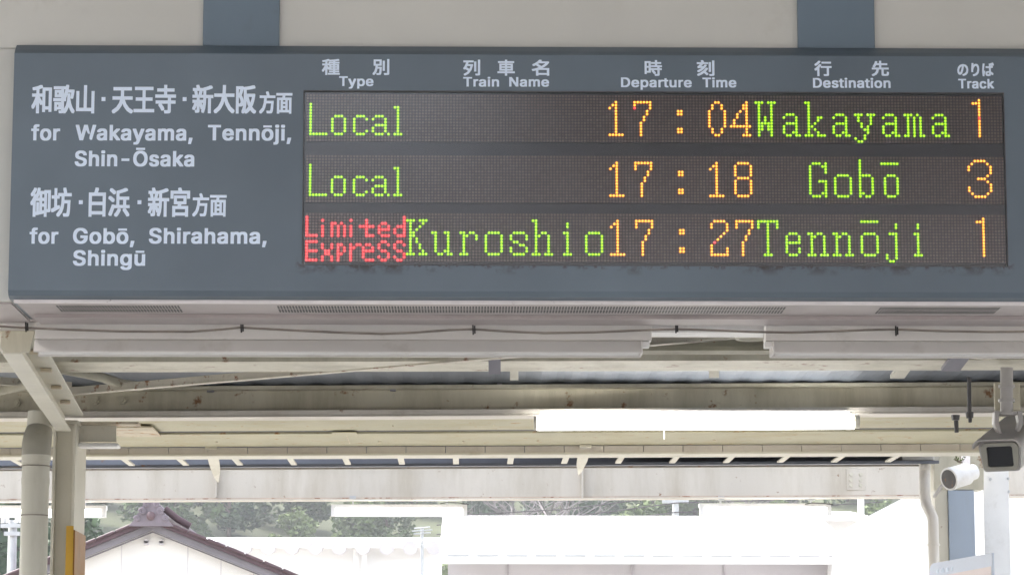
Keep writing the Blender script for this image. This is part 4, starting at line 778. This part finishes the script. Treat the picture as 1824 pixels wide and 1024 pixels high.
# ------------------------------------------------------------------ small rods hanging at the right
for px, pts, lb in ((1727, ((1726, 672, .007), (1727, 733, .007), (1727, 733.5, .014), (1727.5, 744, .012), (1728, 745, .007), (1728, 752, .006)), 'long dark threaded rod hanging past the steel beam, left of the camera pipe'),
                    (1703, ((1702, 739, .015), (1702, 748, .013), (1703, 749, .008), (1704, 770, .007)), 'short dark rod end hanging under the soffit, left of the camera pipe')):
    t = thing('hanging_rod', lb, 'rod', W(px, 745, 9.75), 'dark rods hanging beside the camera')
    n0 = len(pts)
    half = [i for i in range(n0) if True]
    mb = MB(); mb.tube([W(a_, b_, 9.75) for a_, b_, _ in pts[:2]], [k[2] for k in pts[:2]], 8); mb.build('rod', M['dust'], t, smooth=True)
    mb = MB(); mb.tube([W(a_, b_ + .1, 9.75) for a_, b_, _ in pts[2:]], [k[2] for k in pts[2:]], 10); mb.build('rod_tip', M['dust'], t, smooth=True)

# ------------------------------------------------------------------ security camera on its drop pipe
GY = 8.95
sc_ = thing('security_camera', 'grey boxy security camera with a sunshield, hung from a pipe at the right', 'camera', W(1792, 780, GY))
px_ = W(1793, 700, GY)
mb = MB(); mb.tube([W(1793, 655, GY), W(1793, 738, GY)], .0195, 18); mb.build('drop_pipe', M['camgrey'], sc_, smooth=True)
mb = MB()
for py in (688, 713.5, 737): q = W(1793, py, GY); mb.tube([q - Vector((0, 0, .005)), q + Vector((0, 0, .005))], .0255, 18)
mb.build('pipe_clamp', M['camgrey'], sc_, smooth=True)
mb = MB(); a_, b_ = W(1771, 731, GY + .04), W(1816, 682, GY + .04); mb.box(a_.x, b_.x, GY + .035, GY + .043, a_.z, b_.z); mb.build('mount_plate', M['cream'], sc_, bevel=.002)
# yoke
mb = MB(); c_ = W(1795, 752, GY); hw = 25 * GY / F
for sg in (-1, 1):
    mb.prism([c_ + Vector((sg * hw, -.02, .033)), c_ + Vector((sg * hw * 1.05, -.02, -.005)), c_ + Vector((sg * hw * .7, -.02, -.036)), c_ + Vector((sg * hw * .52, -.02, -.036)), c_ + Vector((sg * hw * .72, -.02, 0)), c_ + Vector((sg * hw * .62, -.02, .033))], (0, .045, 0))
mb.box(c_.x - hw * .6, c_.x + hw * .6, c_.y - .02, c_.y + .025, c_.z + .022, c_.z + .032); mb.box(c_.x - hw * .75, c_.x + hw * .75, c_.y - .02, c_.y + .025, c_.z - .046, c_.z - .034)
mb.build('yoke', M['camgrey'], sc_, bevel=.002)
# housing: axis points to the lens; built in its own frame
ax = Vector((-.40, -.87, -.29)).normalized(); sx = ax.cross(Vector((0, 0, 1))).normalized(); uz = sx.cross(ax).normalized()
O = W(1781, 813, GY - .06)                                   # centre of the front face
def loc(x, y, z): return O + sx * (-x) + uz * z - ax * y     # x to the picture's right, y backwards
def rrect(hw, hh, r, n=5, top=None):
    pts = []
    for cx_, cz_, a0, rr in ((hw - r, hh - (top or r), 0, top or r), (-hw + r, hh - (top or r), 90, top or r), (-hw + r, -hh + r, 180, r), (hw - r, -hh + r, 270, r)):
        for k in range(n + 1):
            t = math.radians(a0 + 90 * k / n); pts.append((cx_ + rr * math.cos(t), cz_ + rr * math.sin(t)))
    return pts
def loft(mb, outline, y0, y1):
    n = len(outline); v = [loc(x, y0, z) for x, z in outline] + [loc(x, y1, z) for x, z in outline]
    mb.add(v, [(i, (i + 1) % n, n + (i + 1) % n, n + i) for i in range(n)] + [tuple(range(n)), tuple(range(2 * n - 1, n - 1, -1))])
u = GY / F
mb = MB(); loft(mb, rrect(34 * u, 28 * u, 7 * u, top=12 * u), .012, .34); mb.build('housing', M['camgrey'], sc_, smooth=True)
o_ = rrect(31 * u, 25 * u, 7 * u, top=10 * u); i_ = rrect(23.5 * u, 18.5 * u, 4 * u)
n = len(o_); v = [loc(x, 0, z) for x, z in o_] + [loc(x, 0, z) for x, z in i_] + [loc(x, .011, z) for x, z in o_] + [loc(x, .011, z) for x, z in i_]
f = []
for i in range(n):
    j = (i + 1) % n; f += [(i, j, n + j, n + i), (i, 2 * n + i, 2 * n + j, j), (n + i, n + j, 3 * n + j, 3 * n + i)]
mb = MB(); mb.add(v, f); mb.build('front_rim', M['camrim'], sc_)
mb = MB(); loft(mb, rrect(23.4 * u, 18.4 * u, 4 * u), .0075, .0112); mb.build('lens_window', M['lens'], sc_)
so_ = [(x, z) for x, z in rrect(44 * u, 35 * u, 15 * u, 8) if z > -14 * u]
outer = so_; inner = [(x * .955, z * .955 - .001) for x, z in so_]
# open underneath: run from right lower edge over the top to left lower edge
outer = sorted(outer, key=lambda p: math.atan2(p[1] + 30 * u, p[0])); inner = sorted(inner, key=lambda p: math.atan2(p[1] + 30 * u, p[0]))
n = len(outer); v = []
for y0 in (-.035, .36): v += [loc(x, y0, z) for x, z in outer] + [loc(x, y0, z) for x, z in inner]
f = []
for i in range(n - 1):
    f += [(i, i + 1, 2 * n + i + 1, 2 * n + i), (n + i, 3 * n + i, 3 * n + i + 1, n + i + 1), (i, n + i, n + i + 1, i + 1), (2 * n + i, 2 * n + i + 1, 3 * n + i + 1, 3 * n + i)]
f += [(0, 2 * n, 3 * n, n), (n - 1, 2 * n - 1, 4 * n - 1, 3 * n - 1)]
mb = MB(); mb.add(v, f); mb.build('sunshield', M['camgrey'], sc_)

# small white spotlight
sp = thing('spotlight', 'small white cylindrical spotlight tilted down from the knee plate', 'spotlight', W(1715, 845, 11.8))
A, B, Cc = W(1690, 853, 11.80), W(1721, 844, 11.86), W(1735, 840, 11.885); d = (B - A).normalized(); r = 19.5 * 12.1 / F
mb = MB(); mb.tube([A, A + d * .012, A + d * .012, A + (B - A) * .25, B, B + d * .004], [r * 1.04, r * 1.04, r, r, r * .97, r * .8], 24); mb.build('lamp_head', M['white'], sp, smooth=True)
mb = MB(); mb.tube([B + d * .0045, Cc], [r * .74, r * .7], 20); mb.build('rear_cap', M['white'], sp, smooth=True)
mb = MB(); mb.tube([A - d * .001, A + d * .001], r * .86, 24); mb.build('lens', M['dust'], sp)
mb = MB(); mb.bar(W(1720, 838, 11.94), W(1720, 812, 12.02), .035, .012, up=(0, 1, 0)); mb.bar(W(1682, 858, 11.9), W(1664, 884, 12.02), .012, .008); mb.build('bracket', M['camgrey'], sp)
wd = thing('weed', 'small green weed sprouting above the white spotlight', 'plant', W(1712, 822, 11.95))
mb = MB(); ms_ = MB()
for i in range(9):
    q0 = W(1712 + random.uniform(-5, 5), 824, 11.95); q1 = q0 + Vector((random.uniform(-.03, .02), random.uniform(-.02, .02), random.uniform(.01, .05)))
    ms_.tube([q0, q1], .0012, 5)
    for k in range(3):
        c_ = q0 + (q1 - q0) * random.uniform(.4, 1); h = Vector((random.uniform(-1, 1), random.uniform(-1, 1), random.uniform(-.5, 1))).normalized() * .014; s2 = h.cross(Vector((.3, .5, .8))).normalized() * .004
        mb.add([c_, c_ + h * .5 + s2, c_ + h, c_ + h * .5 - s2], [(0, 1, 2, 3)])
ms_.build('stem', M['bark'], wd); mb.build('leaves', M['leaf_pale'], wd)

# tilted sign at the lower right edge, only its top in view
sg = thing('platform_sign', 'pale sign with a rounded corner, its top edge rising at the bottom right', 'sign', W(1710, 1024, 11.6))
q0, q1 = W(1655, 1003, 11.8), W(1766, 984, 11.4); X = Vector((q1.x - q0.x, q1.y - q0.y, 0)); Xn = X.normalized()
hgt = .62; zz0 = q0.z; zz1 = q1.z
pts = []
for k in range(6):
    t = math.radians(180 - 90 * k / 5); pts.append(q0 + Xn * (.035 + .035 * math.cos(t)) + Vector((0, 0, -.035 + .035 * math.sin(t))))
pts += [q0 + X + Vector((0, 0, zz1 - zz0)), q0 + X + Vector((0, 0, -hgt)), q0 + Vector((0, 0, -hgt))]
nrm = Vector((Xn.y, -Xn.x, 0)) * -1
if nrm.y > 0: nrm = -nrm
mb = MB(); mb.prism(pts, -nrm * .012); mb.build('sign_board', M['signband'], sg)
mb = MB(); sl_ = (zz1 - zz0) / X.length
def onsign(a_, dz): return q0 + Xn * a_ + Vector((0, 0, dz + sl_ * a_)) + nrm * .002
mb.prism([onsign(.012, -hgt + .02), onsign(X.length - .004, -hgt + .02), onsign(X.length - .004, -.052), onsign(.012, -.058)], -nrm * .0015); mb.build('sign_face', M['signpink'], sg)
mb = MB()
for k, cx_ in enumerate((.055, .06, .066, .085, .091, .097, .103, .125, .131, .138, .160, .166)):
    h_ = .012 + .006 * ((k * 7) % 3) / 2; mb.prism([onsign(cx_, -.044), onsign(cx_ + .0045, -.044), onsign(cx_ + .0045, -.044 + h_), onsign(cx_, -.044 + h_)], -nrm * .0015)
mb.build('lettering', M['letter'], sg)

# ------------------------------------------------------------------ the town beyond: house, white buildings, poles
HY = 40.0
hs = thing('house', 'white gabled house with a maroon tiled roof and an ornament on its ridge', 'house', W(275, 1300, HY))
ap = W(275, 930, HY); le = W(-90, 1076, HY); re = W(640, 1077, HY); th = .135
DEP = Vector((0, 9, 0)); Zv = Vector((0, 0, 1))
def slope(p, q, up0, up1, y0, y1, mb, n=1):
    o = Vector((0, y0, 0)); d = Vector((0, y1 - y0, 0))
    mb.prism([p + Zv * up0 + o, q + Zv * up0 + o, q + Zv * up1 + o, p + Zv * up1 + o], d)
mb = MB()
for e in (le, re): slope(ap, e, -.03, .055, -.35, 9, mb)
mb.build('roof', M['tile'], hs)
mb = MB()                                    # round end tiles along the verge
for e in (le, re):
    d = e - ap; L_ = d.length; n = int(L_ / .26)
    for i in range(1, n): q = ap + d * (i / n) + Vector((0, -.36, .045)); mb.tube([q, q + d.normalized() * .25], [.028, .024], 10)
mb.build('verge_tiles', M['tile'], hs, smooth=True)
mb = MB()
for e in (le, re): slope(ap, e, -.128, -.032, -.28, -.22, mb)
mb.build('bargeboard', M['barge'], hs)
mb = MB()
for e in (le, re): slope(ap, e, -.150, -.130, -.20, -.16, mb); slope(ap, e, -.10, -.045, -.16, 0, mb)
mb.build('bargeboard', M['barge'], hs)
ins = Vector((-.45, 0, 0))
mb = MB(); A_l, A_r = le + (ap - le) * .12, re + (ap - re) * .12
zg0 = -1.05
poly = [ap - Zv * .1, A_r - Zv * .1, Vector((A_r.x, HY, zg0)), Vector((A_l.x, HY, zg0)), A_l - Zv * .1]
mb.prism(poly, DEP * .98); mb.build('wall', M['stucco'], hs)
mb = MB()
for px in (261, 288):
    q = W(px, 966, HY); mb = MB(); mb.box(q.x - .032, q.x + .032, HY - .06, HY - .0005, q.z - .035, q.z + .02); mb.tube([q + Vector((0, -.06, .02)), q + Vector((0, -.0005, .02))], .032, 12); mb.build('wall_vent', M['joint'], hs, smooth=True)
mb = MB()
for px, y0, y1 in ((217, 962, 1024), (335, 962, 1024), (394, 985, 1024), (452, 1010, 1024)):
    q = W(px, y0, HY); mb.box(q.x - .006, q.x + .006, HY - .004, HY - .0003, -1, q.z)
mb.build('wall_joints', M['joint'], hs)
mb = MB(); q = ap + Zv * .02
mb.tube([q + Vector((0, -.3, .12)), q + Vector((0, 8.9, .12))], .13, 12); mb.box(q.x - .09, q.x + .09, HY - .3, HY + 8.9, q.z - .02, q.z + .1)
mb.build('ridge', M['tile'], hs, smooth=True)
mb = MB()
prof_ = [(.30, -.10), (.24, -.03), (.20, .01), (.185, .07), (.15, .10), (.14, .16), (.105, .185), (.09, .245), (.035, .25), (.02, .225)]
prof_ = prof_ + [(-x, z) for x, z in reversed(prof_)]
mb.prism([q + Vector((x, -.44, z)) for x, z in prof_], (0, .14, 0))
for sx_ in (-1, 1):
    for cx_, cz_, r_ in ((.12, .10, .045), (.065, .19, .035), (.19, .0, .035)):
        pts_ = [q + Vector((sx_ * (cx_ + r_ * (1 - k / 26) * math.cos(k * .62)), -.45, cz_ + r_ * (1 - k / 26) * math.sin(k * .62))) for k in range(18)]
        mb.tube(pts_, .021, 6)
mb.build('ridge_ornament', M['onig'], hs, smooth=True)
mb = MB(); mb.ball(q + Vector((0, -.47, .035)), .062, 14, 8, (1, .8, 1)); mb.build('ornament_ball', M['onigball'], hs, smooth=True)
mb = MB(); p0, p1 = q + Vector((.15, -.1, .16)), q + Vector((.50, -.1, -.08)); mb.tube([p0, (p0 + p1) / 2 + Vector((0, 0, -.02)), p1], .05, 10); mb.build('descending_ridge', M['tile'], hs, smooth=True)

def shed(name, label, pa, pb, y_ridge, y_eave, Y, depth, wall_m, fascia=.0, cat='building', ov=.5, rib=False):
    t = thing(name, label, cat, (W((pa + pb) / 2, y_eave, Y).x, Y, -1))
    x0, x1 = W(pa, y_eave, Y).x, W(pb, y_eave, Y).x; ze = zat(y_eave, Y); zr = zat(y_ridge, Y + depth)
    mb = MB(); mb.prism([(x0, Y, ze), (x0, Y, ze + .05), (x0, Y + depth, zr), (x0, Y + depth, zr - .06)], (x1 - x0, 0, 0)); mb.build('roof', M['farwhite'], t)
    mb = MB(); sl__ = (zr - ze) / depth; mb.prism([(x0 + .1, Y + ov, -1.05), (x0 + .1, Y + depth - .1, -1.05), (x0 + .1, Y + depth - .1, ze + sl__ * (depth - .1) - .02), (x0 + .1, Y + ov, ze + sl__ * ov - .02)], (x1 - x0 - .2, 0, 0)); mb.build('wall', wall_m, t)
    if fascia: mb = MB(); mb.box(x0, x1, Y - .03, Y - .0005, ze - fascia, ze + .05); mb.build('fascia', M['farwhite'], t)
    if rib:
        mb = MB(); n = int((x1 - x0) / .42)
        for i in range(n): x = x0 + (x1 - x0) * (i + .5) / n; mb.tube([(x, Y - .04, ze + .0), (x, Y + .3, ze + .02)], .13, 10)
        mb.build('roof_ribs', M['joint'], t)
    return t, x0, x1, ze
t, x0, x1, ze = shed('white_building', 'low white building with a ribbed eave, right of the gabled house', 330, 794, 957, 975, 52, 4, M['farwhite'], rib=True)
mb = MB()
for px in (633, 648): q = W(px, 980, 52); mb.tube([(q.x, 52.3, -1), (q.x, 52.3, ze)], .05, 10)
mb.build('downpipe', M['farwhite'], t)
t, x0, x1, ze = shed('station_building', 'wide white metal roof over a grey wall, across the middle', 783, 1536, 918, 990, 36, 4.5, M['fargrey'], fascia=.095, ov=.45)
mb = MB(); xx = x0 + .1
while xx < x1 - .3: mb.box(xx, xx + .26, 35.962, 35.9695, ze - .002, ze + .008); xx += .36
mb.build('eave_drips', mat('eave_grey', (.20, .20, .21), .6), t)
mb = MB(); zw = ze - .02
for px in (905, 1125, 1290): q = W(px, 1010, 36.45); mb.box(q.x - .012, q.x + .012, 36.43, 36.4495, -1, zw)
mb.build('wall_joints', mat('grey_joint', (.36, .34, .36), .7), t)
# right: white gabled hall whose verge climbs to the right
gb = thing('white_hall', 'white hall at the right whose roof edge climbs behind the slim drainpipe', 'building', W(1640, 1300, 33))
pts = [W(1540, 938, 33), W(1660, 876, 33), W(1900, 800, 33), Vector((W(1900, 800, 33).x, 33, -1)), Vector((W(1530, 938, 33).x, 33, -1))]
mb = MB(); mb.prism(pts, (0, 6, 0)); mb.build('wall', M['farwhite'], gb)
mb = MB()
for i in (0, 1): mb.prism([pts[i] + Vector((0, -.12, .002)), pts[i + 1] + Vector((0, -.12, .002)), pts[i + 1] + Vector((0, -.12, .10)), pts[i] + Vector((0, -.12, .10))], (0, 6.2, 0))
mb.build('roof', M['farwhite'], gb)
t, *_ = shed('small_white_house', 'small white roof between the wide station roof and the white hall', 1425, 1560, 910, 926, 46, 3, M['farwhite'], rib=False)
# tv antenna on the low building
an = thing('tv_antenna', 'thin rooftop antenna with crossbars, above the low white building', 'antenna', W(752, 1024, 50))
mb = MB(); q = W(752, 938, 50); mb.tube([(q.x, 50, -1), (q.x, 50, q.z)], .028, 8); mb.build('mast', M['galv'], an)
mb = MB()
for py, hw in ((941, 14), (946, 18), (951, 15), (965, 9), (972, 6)):
    q = W(752, py, 50); d = hw * 50 / F; mb.tube([(q.x - d, 49.95, q.z), (q.x + d, 49.9, q.z + .02)], .013, 6)
mb.build('crossbars', M['galv'], an)
# poles
up = thing('utility_pole', 'pale utility pole with crossarms at the far left edge', 'pole', W(23, 1200, 46))
mb = MB(); q = W(23, 926, 46); mb.tube([(q.x, 46, -1.1), (q.x, 46, q.z)], [.10, .07], 12); mb.build('pole', M['galv'], up)
mb = MB()
for py, hw in ((936, 20), (950, 14)): q = W(22, py, 45.9); d = hw * 46 / F; mb.box(q.x - d, q.x + d, 45.84, 45.92, q.z - .03, q.z + .03)
mb.build('crossarm', M['galv'], up)
mb = MB()
for dx in (-17, -9, 8, 15): q = W(22 + dx, 931, 45.88); mb.tube([q, q + Vector((0, 0, .09))], .03, 8)
mb.build('insulators', M['farwhite'], up)
for px, py, Yp, lb in ((1203, 880, 110, 'slim grey pole with wires, on the hillside above the wide white roof'), (1533, 878, 60, 'slim white pole between the wide white roof and the white hall')):
    p_ = thing('slim_pole', lb, 'pole', W(px, 1000, Yp), None)
    mb = MB(); q = W(px, py, Yp); mb.tube([(q.x, Yp, -1), (q.x, Yp, q.z)], .07 * Yp / 60, 10); mb.build('pole', M['galv'] if px < 1300 else M['farwhite'], p_)
    if px < 1300:
        mb = MB(); z = W(px, 896, Yp).z; mb.box(q.x - .5, q.x + .5, Yp - .1, Yp, z, z + .12); mb.build('crossarm', M['galv'], p_)
        mb = MB()
        for dz in (0, -.35, .3): mb.tube([(q.x - 9, Yp - 1, z - .9 + dz), (q.x - 4, Yp - .5, z - .55 + dz), (q.x, Yp - .2, z + dz), (q.x + 3, Yp, z + .1 + dz), (q.x + 8, Yp + 1, z + .5 + dz)], .022, 5)
        mb.build('wires', M['dust'], p_)

# ------------------------------------------------------------------ trees on the hillside
def crown(seed, R, H, n_cl, n_leaf, size, flat=1.0):
    rd = random.Random(seed); mb = MB()
    cl = []
    for i in range(n_cl):
        z = rd.uniform(.12, 1); rr = R * (math.sin(math.pi * min(1, .18 + z * .78)) ** .7) * rd.uniform(.35, .95); t = rd.uniform(0, 6.28)
        cl.append((Vector((rr * math.cos(t), rr * math.sin(t), H * z)), R * rd.uniform(.22, .42)))
    for c, r in cl:
        for k in range(n_leaf):
            d = Vector((rd.gauss(0, 1), rd.gauss(0, 1), rd.gauss(0, 1) * flat)); d = d.normalized() * r * rd.uniform(.45, 1.05) ** .6
            p = c + d; a_ = Vector((rd.gauss(0, 1), rd.gauss(0, 1), rd.gauss(0, .6))).normalized(); b_ = a_.cross(Vector((rd.gauss(0, 1), rd.gauss(0, 1), rd.gauss(0, 1)))).normalized()
            s = size * rd.uniform(.6, 1.3)
            mb.add([p - a_ * s, p + b_ * s * .55, p + a_ * s, p - b_ * s * .55], [(0, 1, 2, 3)])
    return mb, [c for c, r in cl]
def trunk(H, limbs, r):
    mb = MB(); mb.tube([(0, 0, -.8), (.05, 0, H * .3), (-.06, .05, H * .62), (0, 0, H * .92)], [r, r * .8, r * .5, r * .15], 8)
    for c in limbs: mb.tube([(0, 0, max(.4, c.z * .55)), tuple(c * .6 + Vector((0, 0, c.z * .25))), tuple(c)], [r * .35, r * .22, r * .08], 6)
    return mb
KINDS = [('dark_tree', 'leaf_dark', 'dense dark evergreen tree on the far hillside', 2.3, 7.5), ('bushy_tree', 'leaf_mid', 'rounded mid-green tree on the far hillside', 2.7, 6.2), ('pale_tree', 'leaf_pale', 'pale yellow-green tree on the far hillside', 2.2, 4.8)]
protos = []
for ki, (nm, lf, lb, R, H) in enumerate(KINDS):
    for v_ in range(2):
        mbc, cl_ = crown(11 + ki * 7 + v_, R, H, 26, 120, .23, .8)
        protos.append((ki, mbc, cl_, nm, lf, lb, H))
made = {}
def plant(k, x, y, s, rz):
    ki, mbc, cl_, nm, lf, lb, H = protos[k]
    if k not in made:
        t = thing(nm, lb, 'tree', (0, 0, 0), 'trees on the far hillside')
        a_ = trunk(H, cl_[:9], .16).build('trunk', M['bark'], t); b_ = mbc.build('crown', M[lf], t); made[k] = (t, [a_, b_])
    else:
        t0, ch = made[k]; t = t0.copy(); C.objects.link(t)
        for c in ch: d = c.copy(); C.objects.link(d); d.parent = t
    t.location = (x, y, hz(x, y) - .2); t.rotation_euler = (0, 0, rz); t.scale = (s, s, s * random.uniform(.9, 1.15))
    return t
rd = random.Random(21)
for row, (Yr, n) in enumerate(((205, 14), (220, 14), (236, 15), (254, 15), (274, 15), (296, 15))):
    half = 912 / F * Yr * 1.12
    for i in range(n):
        x = -half + 2 * half * (i + .5 + rd.uniform(-.4, .4)) / n + Yr * .0154
        y = Yr + rd.uniform(-7, 7); px = CX + (x / y - .0156) * F
        if 540 < px < 600 and row < 4: continue
        if 880 < px < 1000 and row < 2: continue
        pk = rd.random()
        if px < 560: k = rd.choice((0, 1, 0, 2, 3) if row > 1 else (2, 3, 4, 0))
        elif px < 860: k = rd.choice((2, 4, 5, 3))
        else: k = rd.choice((2, 3, 4, 5, 0))
        plant(k, x, y, rd.uniform(.8, 1.25), rd.uniform(0, 6.28))
for x_, y_, k in ((-15.2, 95, 0), (-13.6, 98, 1), (-16.8, 99, 1)): plant(k, x_, y_, 1.3, x_)
# bare pale trees
def bare(px, Y, H, seed, label):
    rb = random.Random(seed); q = W(px, 900, Y); t = thing('bare_tree', label, 'tree', (q.x, Y, hz(q.x, Y)))
    o = Vector((q.x, Y, hz(q.x, Y))); mb = MB(); mbb = MB()
    mb.tube([o - Zv * .5, o + Vector((.1, 0, H * .4)), o + Vector((-.1, 0, H * .75))], [.20, .14, .07], 8)
    for i in range(26):
        z = H * rb.uniform(.3, .75); a_ = rb.uniform(0, 6.28); L_ = H * rb.uniform(.25, .5)
        p0 = o + Zv * z; p1 = p0 + Vector((math.cos(a_) * L_ * .6, math.sin(a_) * L_ * .6, L_ * .35)); p2 = p1 + Vector((math.cos(a_ + .4) * L_ * .5, math.sin(a_ + .4) * L_ * .5, L_ * .25))
        mbb.tube([p0, p1, p2], [.07, .045, .015], 5)
        for k in range(7):
            s0 = p0 + (p2 - p0) * rb.uniform(.3, 1); s1 = s0 + Vector((rb.gauss(0, .5), rb.gauss(0, .5), rb.uniform(.1, .9))); mbb.tube([s0, s1], [.03, .01], 4)
    mb.build('trunk', M['pale_bark'], t); mbb.build('branches', M['pale_bark'], t)
bare(915, 196, 9.5, 3, 'bare pinkish tree on the hillside above the left end of the wide white roof')
bare(978, 190, 9.0, 5, 'bare pale tree with fanned branches on the hillside, left of the right-hand strut')
bare(1330, 205, 8.5, 9, 'bare grey tree on the hillside behind the short lamp above the wide white roof')

# ------------------------------------------------------------------ the damp air between here and the hill
hm = bpy.data.materials.new('haze'); hm.use_nodes = True; N = hm.node_tree.nodes; L = hm.node_tree.links
N.remove(N['Principled BSDF']); pv = N.new('ShaderNodeVolumePrincipled'); pv.inputs['Color'].default_value = (.93, .95, .97, 1); pv.inputs['Density'].default_value = .0007
pv.inputs['Anisotropy'].default_value = .2
L.new(pv.outputs[0], N['Material Output'].inputs['Volume'])
hz_ = MB().box(-260, 260, -60, 470, -2.3, 130).build('haze', hm); hz_['kind'] = 'stuff'
